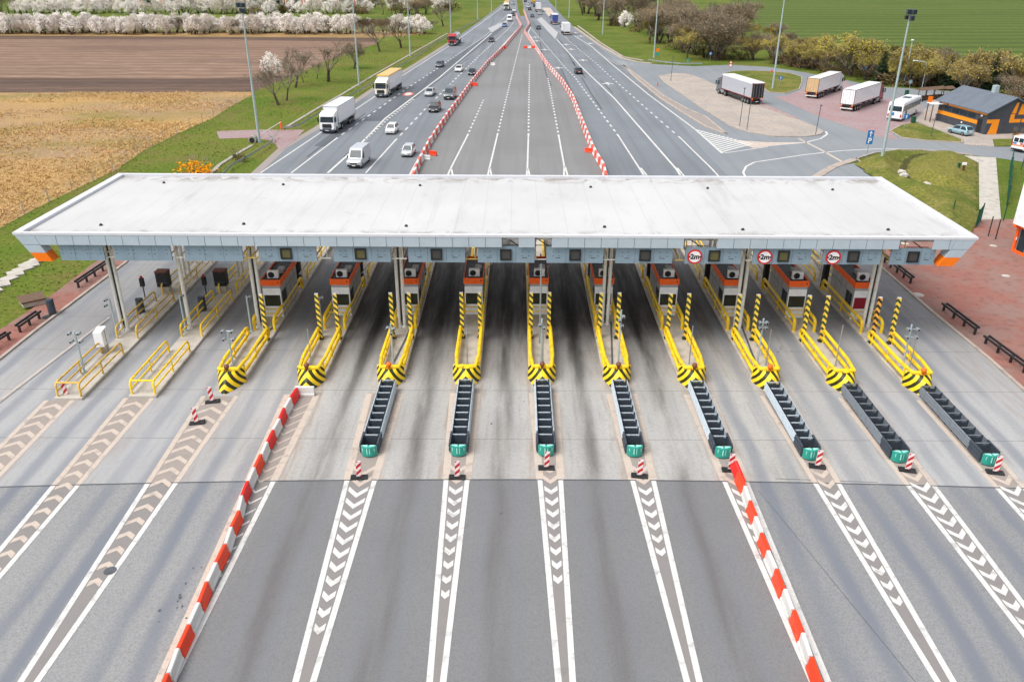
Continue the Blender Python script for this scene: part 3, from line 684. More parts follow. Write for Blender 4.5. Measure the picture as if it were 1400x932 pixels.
# ------------------------------------------------------------------ the toll canopy
YF = 55.0; YB = 72.0
HT, HB, HS = 8.80, 7.92, 6.70
canopy = empty('toll_canopy', (-1.5, YF, 0)); CX0 = -1.5
tag(canopy, 'long flat white canopy roof with grey fascia spanning all the toll lanes', 'canopy')
ROLL = R(.19)
canopy.rotation_euler = (0, ROLL, 0)
XL, XR = -35.85 - CX0, 32.55 - CX0
DY = YB - YF
m = MB(); m.box(((XL + XR) / 2, DY / 2, HT - .28), (XR - XL - 1.0, DY - .6, .24)); m.build('roof_deck', 'roof', canopy)
m = MB()
m.box(((XL + XR) / 2, .14, HT - .06), (XR - XL, .30, .20)); m.box(((XL + XR) / 2, DY - .16, HT - .06), (XR - XL, .34, .26))
m.box((XL + .30, DY / 2, HT - .055), (.60, DY - .62, .22)); m.box((XR - .30, DY / 2, HT - .055), (.60, DY - .62, .22))
m.build('roof_rim', 'rim', canopy, bevel=.02)
m = MB(); m.box(((XL + XR) / 2, DY / 2, HT - .46), (XR - XL - 3.2, DY - 1.2, .08)); m.build('soffit', 'soffit', canopy)
def cX(pxx, py=330): return onY(pxx, py, YF)[0] - CX0
open_px = [(691, 711), (732, 752), (943, 965), (1237, 1281)]
opens = [(cX(a), cX(b)) for a, b in open_px]
pan = MB(); x = XL + 1.85; pw = 1.175
zt, zb = HT - .165, HB
while x < XR - 1.9:
    e = min(x + pw, XR - 1.85)
    c = (x + e) / 2
    hit = next((o for o in opens if o[0] - .3 < c < o[1] + .3), None)
    if hit and pan.v: pan.build('fascia', ['fascia', 'joint'], canopy); pan = MB()
    if not hit: pan.box((c, .04, (zt + zb) / 2), (e - x - .035, .06, zt - zb))
    if not hit: pan.box((e, .045, (zt + zb) / 2), (.10, .04, zt - zb - .01), mi=1)
    x = e
pan.build('fascia', ['fascia', 'joint'], canopy)
# slanted end wings
def wing(sgn):
    X = XL if sgn < 0 else XR
    z0, z1, z2, z3 = HT - .165, HB + .0, HS + .62, HS - .02
    s = lambda z: (HT - z) * .62
    f = lambda z, k: X - sgn * (s(z) + k)
    def slab(za, zb_, ka, kb, dep):
        m = MB(); a = [(f(zb_, 0), dep[0], zb_), (f(zb_, kb), dep[0], zb_), (f(zb_, kb), dep[1], zb_), (f(zb_, 0), dep[1], zb_)]
        b = [(f(za, 0), dep[0], za), (f(za, ka), dep[0], za), (f(za, ka), dep[1], za), (f(za, 0), dep[1], za)]
        return m.hexa(a, b)
    slab(z0, z1 + .02, 1.42, 1.22, (.01, .9)).build('end_panel', 'fascia', canopy)
    slab(z1 - .01, z2 + .01, 1.2, 1.12, (.012, .9)).build('end_panel', 'fascia', canopy)
    slab(z2, z3, 1.12, 1.08, (.014, .9)).build('end_panel', 'orange', canopy)
    m = MB(); q = [(f(z1, -.02), .9, z1), (f(z0, -.02), .9, z0), (f(z0, -.02), DY, z0), (f(z1, -.02), DY, z1)]
    m.quad(*q); q2 = [(p[0] - sgn * .05, p[1], p[2]) for p in q]; m.quad(*q2)
    m.quad(q[0], q[3], q2[3], q2[0]); m.build('side_fascia', 'fascia', canopy)
    # filler between the wing and the first fascia panel
    m = MB(); xa, xb = (f(z0, 1.44), X - sgn * 1.88)
    m.hexa([(f(z1, 1.24), .012, z1), (xb, .012, z1), (xb, .07, z1), (f(z1, 1.24), .07, z1)], [(xa, .012, z0), (xb, .012, z0), (xb, .07, z0), (xa, .07, z0)])
    if abs(f(z1, 1.24) - XL) > 0: m.build('fascia', 'fascia', canopy)
wing(-1); wing(1)
# lane sign panels below the fascia
pan_px = [(79.5, 139.5, None, 0), (153, 231.5, None, 0), (251, 329.5, None, 0), (352, 431, 390, 0), (454.5, 532.5, 492, 0), (557, 635, 596, 0), (652.5, 730.5, 691, 0), (747, 825, 786, 0),
          (842, 920, 882, 0), (937.5, 1015, 977, 950), (1031, 1111, 1072, 1046), (1127, 1207, 1168, 1140), (1220, 1281, 1250, None)]
TXT = text_mesh('2m', .52, .006, .02)
for k, (a, b, dsp, rd) in enumerate(pan_px):
    xa, xb = cX(a, 348), cX(b, 348); c = (xa + xb) / 2
    m = MB(); m.box((c, .32, (HB + HS) / 2 - .02), (xb - xa, .14, HB - HS))
    for q in (.34, .67): m.box((xa + (xb - xa) * q, .248, (HB + HS) / 2), (.02, .005, HB - HS - .02), mi=1)
    n = 4 if dsp else 5
    for ii in ((.12, .22, .78, .90) if dsp else (.06, .26, .36, .62, .72, .93)):
        for zz in (.42, .66):
            m.box((xa + (xb - xa) * ii, .243, HS + (HB - HS) * zz), (.09, .012, .045), mi=1)
    if dsp:
        for ii in (.2, .82): m.box((xa + (xb - xa) * ii, .243, HS + (HB - HS) * .3), (.34, .012, .05), mi=1)
    sp = m.build('sign_panel', ['signblue', 'joint'], canopy)
    if dsp:
        xd = cX(dsp, 351); zc = (HB + HS) / 2 - .02
        fr_ = MB(); s_ = .36
        for (dx, dz, w_, h_) in ((0, s_, 2 * s_ + .1, .1), (0, -s_, 2 * s_ + .1, .1), (-s_, 0, .1, 2 * s_ - .1), (s_, 0, .1, 2 * s_ - .1)):
            fr_.box((xd + dx, .20, zc + dz), (w_, .12, h_))
        d_ = fr_.build('signal_display', 'black', sp)
        MB().box((xd, .225, zc), (2 * s_ - .1, .04, 2 * s_ - .1)).build('screen', 'screen_amber' if k in (3, 4, 9, 10) else 'screen', d_)
    if rd:
        xd = cX(rd, 354); zc = (HB + HS) / 2 - .08
        r_ = MB().disc((xd, .17, zc), .54, 28, .05).build('round_sign', 'sign_red', sp)
        MB().disc((xd, .158, zc), .42, 28, .012).build('sign_face', 'sign_white', r_)
        for sg in (-1, 1):
            m = MB(); m.add([(xd + sg * .43, .150, zc + .11), (xd + sg * .43, .150, zc - .11), (xd + sg * .29, .150, zc)], [(0, 1, 2)])
            m.build('arrow_mark', 'sign_black', r_)
        o = bpy.data.objects.new('lettering', TXT); col.objects.link(o); o.parent = r_
        if not TXT.materials: TXT.materials.append(M['sign_black'])
        o.location = (xd, .150, zc); o.rotation_euler = (R(90), 0, 0)
# columns (twin tubes with a dark cable tray) and the trusses they carry
colX = [isle_x(i) for i in (1, 2, 3, 5, 8, 10, 12)]
colY = {1: 57.3, 2: 57.8, 3: 58.0, 5: 58.2, 8: 58.8, 10: 58.0, 12: 58.4}
colO = {1: -.8, 2: -.7, 3: -.4, 5: -.3}
for i in range(1, 13):
    x = isle_x(i) - CX0
    tr = MB(); ym = 13.5
    for zz in (HB - 1.05, HT - .62):
        for dx in (-.42, .42): tr.tube((x + dx, .75, zz), (x + dx, DY - 1.2, zz), .06, n=5)
    for k in range(12):
        for dx in (-.42, .42):
            ya, yb = .8 + k * 1.25, .8 + (k + 1) * 1.25
            tr.tube((x + dx, ya, HB - 1.05), (x + dx, yb, HT - .62) if k % 2 else (x + dx, ya, HT - .62), .035, n=4)
    tr.tube((x - .75, .6, HB - 1.1), (x + .75, .6, HB - 1.1), .05, n=6)
    tr.build('roof_truss', 'white_steel' if i % 3 else 'yellow_steel', canopy)
    if i in colY:
        yc = colY[i] - YF; x += colO.get(i, 0)
        for off in ((-.2, .22) if i != 2 else (0,)):
            c = MB().tube((x + off, yc, .15), (x + off, yc, HT - .5), .13 if i != 2 else .15, n=12)
            c.tube((x + off, yc, .15), (x + off, yc, .3), .22, n=12)
            c.build('column', 'white_steel', canopy, smooth=True)
        if i != 2: MB().box((x, yc + .05, HT / 2), (.11, .1, HT - 1.2)).build('cable_tray', 'dark', canopy)
        for off in (-.2, .22):
            x = isle_x(i) - CX0
            c = MB().tube((x + off, 68.5 - YF, .15), (x + off, 68.5 - YF, HT - .5), .14, n=10); c.build('column', 'white_steel', canopy, smooth=True)
for sX in (opens[0][0], opens[1][0], opens[2][0], opens[3][0] + .6):
    m = MB(); m.tube((sX, .5, HT - .3), (sX + 1.0, .5, HB - .1), .04, n=5); m.tube((sX - .2, .45, HB + .02), (sX + 1.4, .45, HB + .02), .03, n=5); m.build('roof_brace', 'dark', canopy)
# outlets on the roof
for (a, b) in [(224, 252), (387, 254), (574, 254.5), (807, 256), (967, 257), (1138, 258.5), (138, 310), (333, 308), (555, 310), (826, 310.5), (1015, 313.5), (1214, 313)]:
    x, y = at(a, b, HT - .16)
    m = MB().tube((x - CX0, y - YF, HT - .17), (x - CX0, y - YF, HT - .06), .15, .10, 8); m.ball((x - CX0, y - YF, HT - .06), .11, 8, 4, .5)
    m.build('roof_outlet', 'dark', canopy)

# ------------------------------------------------------------------ toll islands
KEYS = {}
def isle_noseless(i):
    x = isle_x(i); t = empty('toll_island', (x, 47.9 + yo(x), 0)); hw = .93
    m = MB(); m.box((0, 17.2, .1), (2 * hw, 34.4, .26)); m.build('platform', 'slab', t, bevel=.03)
    mat = 'yellow_worn' if i == 1 else 'yellow'
    loops = [(.25, 6.6), (9.2, 16.5), (18, 26)]
    for (a, b) in loops:
        for sd in (-1, 1):
            m = MB(); X = sd * (hw - .16)
            m.path([(X, a, .2), (X, a, .95), (X, a + .12, 1.12), (X, a + .3, 1.18), (X, b - .3, 1.18), (X, b - .1, 1.1), (X, b, .95), (X, b, .2)], .075, 8)
            m.tube((X, a, .62), (X, b, .62), .06, n=8)
            m.tube((X, (a + b) / 2, .2), (X, (a + b) / 2, 1.18), .06, n=8)
            m.build('handrail', 'grey_panel' if (i == 1 and sd > 0 and a < 12 and False) else mat, t, smooth=True)
    MB().tube((-hw + .16, .38, 1.17), (hw - .16, .38, 1.17), .065, n=8).build('cross_rail', mat, t, smooth=True)
    return t
def isle_nose():
    t = empty('toll_island'); hw = .93
    m = MB(); m.box((0, 17.9, .1), (2 * hw, 33.2, .26)); m.build('platform', 'slab', t, bevel=.03)
    # nose: a rounded shield that leans back, chevrons wrapped round it
    n = 20; m = MB(); m.uv = []; arc = 0; prev = None; rows = [(.03, 0.0), (.4, .22), (.8, .58), (1.08, .95), (1.14, 1.2)]
    pts = []
    for k in range(n + 1):
        a = math.pi * (k / n); c_ = -math.cos(a); pts.append((c_, -(1 - abs(c_) ** 1.7) * 1.04))
    ss = [0]
    for k in range(n): ss.append(ss[-1] + math.hypot((pts[k + 1][0] - pts[k][0]) * (hw + .05), (pts[k + 1][1] - pts[k][1]) * 1.85))
    for (z, inset) in rows:
        for k, (cx_, cy_) in enumerate(pts):
            m.v.append((cx_ * (hw + .05 - inset * .06), 1.3 + cy_ * (1.85 - inset), z)); m.uv.append((ss[k] - ss[-1] / 2, z * 1.15))
    for j in range(len(rows) - 1):
        for k in range(n):
            b = j * (n + 1) + k; m.f.append((b, b + 1, b + n + 2, b + n + 1)); m.m.append(0)
    m.build('nose_shield', 'nose', t, smooth=True)
    top = MB(); tp = [(c[0] * (hw - .04), 1.3 + c[1] * .63) for c in pts]; top.poly(tp, 1.05, 1.15); top.build('nose_top', 'yellow', t, bevel=.02)
    for sd in (-1, 1):
        X = sd * (hw - .14)
        m = MB()
        m.path([(sd * .2, .78, 1.2), (sd * .62, .86, 1.2), (X - sd * .1, 1.6, 1.2), (X, 2.6, 1.2), (X, 7.4, 1.2), (X, 7.68, 1.14), (X, 7.78, 1.0), (X, 7.78, .72), (X, 7.6, .6), (X, 7.2, .58)], .125, 8)
        m.path([(X, 7.3, .6), (X, 2.6, .6), (X - sd * .02, 1.5, .6)], .125, 8)
        for y in (1.7, 4.4, 7.2): m.tube((X, y, .2), (X, y, 1.2), .06, n=6)
        m.build('handrail', 'yellow', t, smooth=True)
        m = MB(); a, b = 9.3, 18.2
        m.path([(X, a, .2), (X, a, .95), (X, a + .15, 1.13), (X, a + .35, 1.2), (X, b - .2, 1.2), (X, b, 1.05), (X, b, .2)], .125, 8)
        m.tube((X, a, .66), (X, b, .66), .075, n=8); m.tube((X, 13.6, .2), (X, 13.6, 1.2), .07, n=6)
        m.build('handrail', 'yellow', t, smooth=True)
        m = MB(); a, b = 20.2, 31.5
        m.path([(X, a, .2), (X, a, .95), (X, a + .3, 1.2), (X, b - .2, 1.2), (X, b, 1.05), (X, b, .2)], .08, 6)
        m.tube((X, a, .66), (X, b, .66), .07, n=6); m.tube((X, 26, .2), (X, 26, 1.2), .07, n=6)
        m.build('handrail', 'yellow', t, smooth=True)
    m = MB(); m.tube((-.76, 10.9, .95), (.76, 10.9, .95), .05, n=6); m.tube((-.76, 11.6, 1.05), (.76, 11.6, 1.05), .04, n=6); m.build('cross_rail', 'yellow', t)
    return t
DESC = {3: 'toll island with pink-worn chevron nose, third from the field side', 4: 'toll island with chevron nose touched by a white barrier block', 5: 'toll island with bright orange beacon behind the leftmost crash cushion',
        6: 'toll island without beacon, second crash cushion from the left at its nose', 7: 'toll island with thin mast in its middle, under the exposed fascia hole by the centre',
        8: 'toll island with dark beacon and white twin columns right of the middle', 9: 'toll island next to the crash cushion with the red tipped barrier block',
        10: 'toll island beside the first round width sign from the left, dark columns on it', 11: 'toll island second from the brick plaza, no columns on it', 12: 'toll island nearest the brick plaza, scraped nose with orange beacon'}
for i in (1, 2):
    tag(isle_noseless(i), 'noseless toll island with worn rusty handrails and grey cabinet, nearest the field' if i == 1 else 'noseless toll island with clean yellow handrails and single column', 'toll island', 'toll islands')
proto = isle_nose(); ISLES = {}
for i in range(3, 13):
    o = proto if i == 3 else copy_tree(proto)
    put(o, isle_x(i), 48.75 + yo(isle_x(i)), 0); tag(o, DESC[i], 'toll island', 'toll islands')
    ISLES[i] = o
for i, o in ISLES.items():
    if i in (3, 5, 8, 10):
        MB().box((.2, 6.6, .26), (.12, 7.6, .06), -.09).build('cable_duct', 'joint', o)
    if i in (3, 4, 5, 7, 8, 9, 10, 12):
        off = {3: -.05, 4: -.1}.get(i, 0.0)
        b = MB().tube((off, .72, 1.15), (off, .72, 1.3), .1, n=10); b.ball((off, .72, 1.45), .19, 10, 7)
        b.build('beacon', 'orange_lamp' if i in (5, 10, 12) else 'beacon_dark', o, smooth=True)

# striped gauge posts
pm = MB().box((0, 0, 1.9), (.27, .2, 3.7)).build('gauge_post', 'post_stripe'); MB().box((0, 0, .12), (.42, .36, .06)).build('base_plate', 'dark', pm)
tp_ = MB().box((0, 0, 3.77), (.26, .19, .04)).build('post_cap', 'rim', pm)
first = True
for i in range(3, 13):
    for sd in (-1, 1):
        if i == 3 and sd < 0: continue
        o = pm if first else copy_tree(pm); first = False
        if i == 12 and sd < 0:
            o.data = o.data.copy(); o.data.materials[0] = M['post_stripe_worn']
        x = isle_x(i) + sd * .68
        put(o, x, 56.2 + yo(x), .2, 0)
        side = 'left' if sd < 0 else 'right'
        tag(o, {(3, 1): 'lone yellow and green striped gauge post on the island with three-camera mast', (12, -1): 'orange and black striped gauge post, odd one out nearest the brick plaza'}.get((i, sd),
            'yellow and green striped gauge post, %s one on the %s island from the left' % (side, ORD[i - 1])), 'striped post', 'striped gauge posts')

# ------------------------------------------------------------------ toll booths
def booth():
    t = empty('toll_booth'); w, d, h = 1.42, 5.0, 3.02
    m = MB(); m.box((0, d / 2, h / 2), (w, d, h)); m.build('wall', 'grey_panel', t)
    MB().box((0, -.012, .46), (w + .02, .03, .86)).build('front_panel', 'white_wall', t, bevel=.01); MB().box((0, -.012, 2.22), (w + .02, .03, .52)).build('front_panel', 'white_wall', t, bevel=.01)
    m = MB()
    for (x, z, ww, hh) in ((-.68, 1.43, .07, 1.06), (.68, 1.43, .07, 1.06), (0, .925, 1.29, .05), (0, 1.935, 1.29, .05)): m.box((x, -.02, z), (ww, .05, hh))
    wn = m.build('front_window', 'white_wall', t); MB().box((0, -.005, 1.43), (1.29, .02, .96)).build('pane', 'booth_glass', wn)
    for sd in (-1, 1):
        for (y, ww) in ((.55, .5), (1.2, .6)):
            m = MB(); m.box((sd * (w / 2 + .008), y, 1.5), (.03, ww, 1.1)); sw_ = m.build('side_window', 'dark', t)
            MB().box((sd * (w / 2 + .022), y, 1.5), (.012, ww - .08, 1.02)).build('pane', 'glass', sw_)
        m = MB()
        for y in (1.75, 2.85, 3.95): m.box((sd * (w / 2 + .002), y, h / 2), (.008, .03, h))
        for z in (.95, 2.05): m.box((sd * (w / 2 + .003), d / 2 + .8, z), (.008, d - 1.8, .03))
        m.build('panel_joint', 'joint', t)
    m = MB(); th = .5
    for (x, y, sx, sy) in ((0, -.06, w + .16, .05), (0, d + .06, w + .16, .05), (-w / 2 - .055, d / 2, .05, d + .07), (w / 2 + .055, d / 2, .05, d + .07)): m.box((x, y, h - th / 2 + .2), (sx, sy, th))
    m.build('roof_band', 'band', t)
    MB().box((0, d / 2, h + .02), (w + .05, d + .05, .05)).build('roof', 'dark', t)
    m = MB(); m.box((.05, .75, h + .38), (.86, .34, .62)); ac = m.build('air_conditioner', 'white_wall', t, bevel=.02)
    MB().disc((-.06, .566, h + .38), .25, 20, .02).build('fan_grille', 'black', ac)
    MB().box((.3, 2.2, h + .22), (.5, .8, .34)).build('roof_box', 'grey_panel', t, bevel=.02)
    MB().box((w / 2 - .12, -.095, h - .02), (.1, .02, .12)).build('lamp', 'rust', t)
    return t
bproto = booth(); BD = {3: 'behind the first striped post', 12: 'with a crimson blind in its front window', 7: 'with a thin mast in front of its middle', 8: 'half hidden by thick white columns'}
for i in range(3, 13):
    o = bproto if i == 3 else copy_tree(bproto)
    put(o, isle_x(i) + (.12 if i < 6 else 0), 60.6 + yo(isle_x(i)), .23)
    tag(o, 'orange-banded grey toll booth %s' % BD[i] if i in BD else 'orange-banded grey toll booth with dark front window, %s booth from the left' % ORD[i - 3], 'toll booth', 'toll booths under the canopy')
    if i == 12:
        for c in kids(o):
            if c.name.startswith('front_window'):
                for q in kids(c): q.data = q.data.copy(); q.data.materials[0] = M['crimson']; q.location.y = -.03
# small lane barriers behind the booths
def lane_barrier():
    t = empty('lane_barrier')
    MB().box((0, 0, 1.1), (.42, .5, 2.2)).build('cabinet', 'black', t, bevel=.03)
    m = MB(); m.box((.28, -.3, 1.15), (.05, .06, .3)); m.tube((.1, -.3, 1.1), (1.5, -.5, 2.9), .045, n=6); m.build('barrier_arm', 'white_steel', t)
    MB().tube((-.1, .4, 0), (-.1, .4, 2.6), .06, n=6).build('pole', 'dark', t)
    return t
lb = lane_barrier()
for i in range(3, 13):
    o = lb if i == 3 else copy_tree(lb)
    put(o, isle_x(i) + (.45 if i < 8 else -.45), 67.6 + yo(isle_x(i)), .23, 0 if i < 8 else R(180))
    tag(o, 'black lane barrier cabinet with raised white arm behind the %s booth from the left' % ORD[i - 3], 'lane barrier', 'lane barriers')
# payment terminals, traffic lights and black bollards of the two left islands
for k, (i, a) in enumerate(((1, (227, 399)), (2, (305, 398)))):
    x, y = at(*a, .23)
    t = empty('payment_terminal', (x, y, .23)); tag(t, 'black payment terminal with rusty top, on the ' + ('leftmost' if k == 0 else 'second') + ' island', 'payment terminal', 'payment terminals')
    MB().box((0, 0, .3), (.9, .7, .6)).build('base', 'slab', t, bevel=.02)
    MB().box((0, 0, 1.25), (1.0, .8, 1.3)).build('cabinet', 'black', t, bevel=.03)
    MB().box((0, 0, 1.95), (1.04, .84, .1)).build('top', 'rust', t)
    MB().box((0, -.42, 1.0), (.9, .04, .05)).build('shelf', 'joint', t)
for k, a in enumerate(((199, 409), (283, 407))):
    x, y = at(*a, .23)
    t = empty('traffic_light', (x, y, .23)); tag(t, 'small black traffic light on a pole with red lamp on top, ' + ('leftmost' if k == 0 else 'second') + ' island', 'traffic light', 'small traffic lights')
    MB().tube((0, 0, 0), (0, 0, 1.2), .05, n=8).build('pole', 'dark', t)
    MB().box((0, 0, 1.55), (.34, .3, .75)).build('head', 'black', t, bevel=.03)
    MB().ball((0, 0, 2.02), .12, 8, 6).build('lamp', 'tail', t)
for k, a in enumerate(((193.5, 427), (278, 424.5), (72, 428))):
    x, y = at(*a, .2)
    t = MB().tube((0, 0, 0), (0, 0, 1.25), .3, n=14); t.box((0, 0, 1.28), (.5, .3, .08))
    o = t.build('bollard_cabinet', 'cushion_dark', None, bevel=.02, loc=(x, y, .15))
    tag(o, 'stout dark cylinder cabinet ' + ('beside the handrail of the leftmost island', 'beside the handrail of the second island', 'on the brick pavement beside a concrete chamber')[k], 'cabinet', 'dark cylinder cabinets')
x, y = at(143, 480, .23); t = empty('utility_cabinet', (x, y, .23)); t.rotation_euler = (0, 0, R(8)); tag(t, 'pale grey utility cabinet on the leftmost toll island', 'cabinet')
MB().box((0, 0, .3), (.55, .5, .6)).build('base', 'slab', t); cb = MB().box((0, 0, 1.2), (.62, 1.15, 1.2)).build('cabinet', 'white_wall', t, bevel=.03); MB().box((.316, 0, 1.2), (.01, .06, 1.0)).build('door_gap', 'joint', cb)

# camera masts and thin poles on the islands
def cam_mast(h, heads):
    t = empty('camera_mast')
    m = MB().tube((0, 0, 0), (0, 0, h), .075, .06, 8); m.tube((0, 0, 0), (0, 0, .06), .16, n=8); m.build('pole', 'lamp_steel', t, smooth=True)
    for (dx, z) in heads:
        MB().tube((0, 0, z), (dx, -.08, z), .03, n=6).build('arm', 'steel', t)
        c = MB(); c.box((dx, -.18, z + .06), (.2, .36, .17)); hd = c.build('camera_head', 'steel', t, bevel=.03)
        MB().disc((dx, -.372, z + .06), .07, 12, .02).build('lens', 'black', hd)
    return t
quad = [(-.28, 3.05), (.38, 3.05), (-.26, 2.45), (.40, 2.45)]
for (a, h, hd, lab) in [((116, 509), 3.2, quad, 'camera mast with four heads on the leftmost island'), ((320, 506), 3.1, quad, 'camera mast with four heads above the pink-worn chevron nose'),
                        ((161, 458), 3.1, [(-.2, 2.95), (-.3, 2.5)], 'white-headed camera mast in front of the leftmost column'), ((254, 452), 3.0, [(.3, 2.95)], 'slim camera mast with one head on the second island'),
                        ((344, 453), 3.0, [(.3, 2.9)], 'slim camera mast left of the first striped post'), ((441, 455), 3.0, [(.3, 2.95)], 'slim camera mast between two striped posts on the second nosed island'),
                        ((538, 500), 3.3, [(-.2, 3.0), (.25, 2.95), (.05, 2.6)], 'camera mast with low cluster of heads behind the brightest orange beacon'),
                        ((740, 494), 3.4, [(-.15, 2.9), (.15, 2.7)], 'camera mast in the centreline of the middle island'), ((845, 497), 4.2, [(-.1, 3.4), (.15, 3.7), (.1, 3.0)], 'tall camera mast on the island with white columns'),
                        ((1035, 498), 3.6, [(-.25, 3.3), (.2, 3.3), (-.2, 2.9), (.2, 2.9)], 'camera mast with white heads on the tenth toll island'), ((1233, 503), 3.4, quad, 'camera mast with four heads behind the scraped nose')]:
    x, y = at(*a, .23); put(tag(cam_mast(h, hd), lab, 'camera mast', 'camera masts'), x, y, .23)
for (a, h, lab) in [((426, 500), 2.9, 'beside the faded beacon of the barrier-block island'), ((639, 497), 3.1, 'on the island without beacon'), ((742, 500), 2.6, 'front of the centre island'), ((942, 497), 3.0, 'on the ninth island, beacon beside it'),
                    ((1047, 499), 2.8, 'right of the white-headed camera mast'), ((1142, 500), 3.2, 'on the second island from the brick plaza'), ((1243, 504), 3.0, 'right of the four-headed mast at the scraped nose')]:
    x, y = at(*a, .23)
    m = MB().tube((0, 0, 0), (0, 0, h), .045, .035, 6); m.tube((0, 0, 0), (0, 0, .05), .1, n=8)
    tag(m.build('thin_pole', 'steel', None, smooth=True, loc=(x, y, .23)), 'thin grey pole ' + lab, 'pole', 'thin grey poles')
x, y = at(749, 462, .2); m = MB().tube((0, 0, 0), (0, 0, 6.4), .06, n=8)
x, y = at(738, 470, .2); tag(m.build('tall_mast', 'steel', None, smooth=True, loc=(x, y, .2)), 'tall thin steel mast in front of the middle toll booth', 'mast')

# ------------------------------------------------------------------ crash cushions
def cushion(railmat):
    t = empty('crash_cushion'); L = 8.3; hw = .5
    for sd in (-1, 1):
        m = MB(); X = sd * hw
        seg = [(.3, L - 1.5)]
        prof_ = [(.18, 0), (.26, .07), (.34, 0), (.42, .07), (.5, 0), (.58, .07), (.66, 0), (.74, .05), (.82, 0)]
        a, b = -L + 1.55, -.1
        vs = []
        for y in (a, b):
            for z, o in prof_: vs.append((X + sd * o, y, z))
        for y in (a, b):
            for z, o in reversed(prof_): vs.append((X - sd * .03, y, z))
        n = len(prof_)
        for k in range(n - 1): m.f.append((k, k + 1, n + k + 1, n + k)); m.m.append(0)
        for k in range(n - 1): m.f.append((2 * n + k, 2 * n + k + 1, 3 * n + k + 1, 3 * n + k)); m.m.append(0)
        m.v = vs
        m.f += [(n - 1, 2 * n, 3 * n, 2 * n - 1)]; m.m.append(0)
        m.build('side_rail', railmat, t)
        m = MB(); m.box((X * 1.02, -L + .95, .5), (.09, 1.3, .68)); m.box((X * 1.12, -L + .95, .34), (.06, 1.3, .1)); m.box((X * 1.12, -L + .95, .62), (.06, 1.3, .1)); m.build('front_rail', 'cushion_dark', t)
    for k in range(9):
        y = -.15 - k * (L - .9) / 8.6
        m = MB(); m.box((0, y, .80), (2 * hw - .06, .06, .06)); m.box((0, y, .42), (2 * hw - .1, .03, .5)); 
        for sd in (-1, 1): m.box((sd * .42, y - .02, .45), (.08, .1, .8))
        m.m = [0] * 6 + [1] * 6 + [1] * 12; m.build('diaphragm', [railmat, 'cushion_dark'], t)
        if k < 8:
            c = MB(); yy = y - (L - .9) / 17.2
            c.box((0, yy, .3), (.56, .42, .4)); c.box((0, yy, .53), (.26, .3, .06)); c.tube((-.4, yy, .5), (.4, yy, .5), .035, n=6)
            c.build('cartridge', 'black', t, bevel=.03)
    MB().box((0, -L / 2, .1), (.5, L - .8, .08)).build('ground_rail', 'dark', t)
    m = MB(); n = 10
    pts = [(-math.cos(math.pi * k / n) * .47, -L + .26 - math.sin(math.pi * k / n) * .34) for k in range(n + 1)]
    m.poly(pts, .12, .74); ns = m.build('nose', 'teal', t, bevel=.05)
    for sd in (-1, 1):
        m = MB(); y0, y1 = -L - .10, -L + .18
        m.add([(sd * .06, -L + .0, .755), (sd * .38, -L + .16, .755), (sd * .38, -L + .24, .755), (sd * .06, -L + .25, .755)], [(0, 1, 2, 3)])
        m.add([(sd * .05, -L - .09, .70), (sd * .05, -L - .09, .28), (sd * .36, -L + .035, .45), (sd * .36, -L + .03, .66)], [(0, 1, 2, 3)])
        m.build('reflector', 'mint', ns)
    return t
c1 = cushion('cushion_rail'); c2 = None
cush_lab = {5: 'grey crash cushion with teal nose, leftmost of the row', 6: 'grey crash cushion at the beaconless island', 7: 'grey crash cushion pointing straight ahead, below the middle booth', 8: 'grey crash cushion below the white twin columns',
            9: 'grey crash cushion beside the red tipped block of the barrier line', 10: 'crash cushion right of the red and white barrier line', 11: 'shaded crash cushion second from the right', 12: 'shaded crash cushion nearest the brick plaza, far right of the row'}
for i in range(5, 13):
    if i == 11: c2 = cushion('cushion_rail_shaded')
    o = (c1 if i == 5 else copy_tree(c1)) if i < 11 else (c2 if i == 11 else copy_tree(c2))
    x = isle_x(i); put(o, x + (.06 if i < 7 else 0), 48.55 + yo(x), 0); tag(o, cush_lab[i], 'crash cushion', 'crash cushions in front of the islands')
def hazard_board():
    t = empty('hazard_board')
    m = MB().box((0, 0, .66), (.27, .035, 1.02)); b = m.build('board', 'board_stripe', t); MB().box((0, .02, .66), (.31, .012, 1.06)).build('edge', 'rim', b)
    m = MB(); m.box((0, .05, .06), (.95, .42, .12)); m.box((0, .05, .14), (.3, .3, .06)); m.build('base', 'black', t, bevel=.03)
    MB().tube((0, .05, 0), (0, .05, .2), .03, n=6).build('stem', 'dark', t)
    return t
hb = hazard_board(); k = 0
for (a, rz, lab) in [((491, 655), 5, 'in front of the leftmost crash cushion'), ((625, 655), 0, 'in front of the crash cushion at the beaconless island'), ((747, 642), 0, 'in front of the middle crash cushion'), ((874, 653), -8, 'in front of the cushion below the white columns'),
                     ((998, 645), -4, 'beside the red tipped barrier block'), ((1117, 640), -12, 'in front of the cushion right of the barrier line'), ((1240, 645), -14, 'in front of the shaded cushion second from the right'), ((1360, 648), -12, 'in front of the rightmost shaded cushion'),
                     ((92, 543), 14, 'leaning at the rusty railed island'), ((291, 551), 10, 'close to the pink-worn nose'), ((270, 580), 10, 'on the chevrons below the pink-worn nose')]:
    o = hb if k == 0 else copy_tree(hb); k += 1
    x, y = at(*a); put(o, x, y, .05, R(rz)); o.rotation_euler[1] = R(-4 if rz > 6 else 2)
    tag(o, 'red and white striped hazard board ' + lab, 'hazard board', 'hazard boards on black bases')

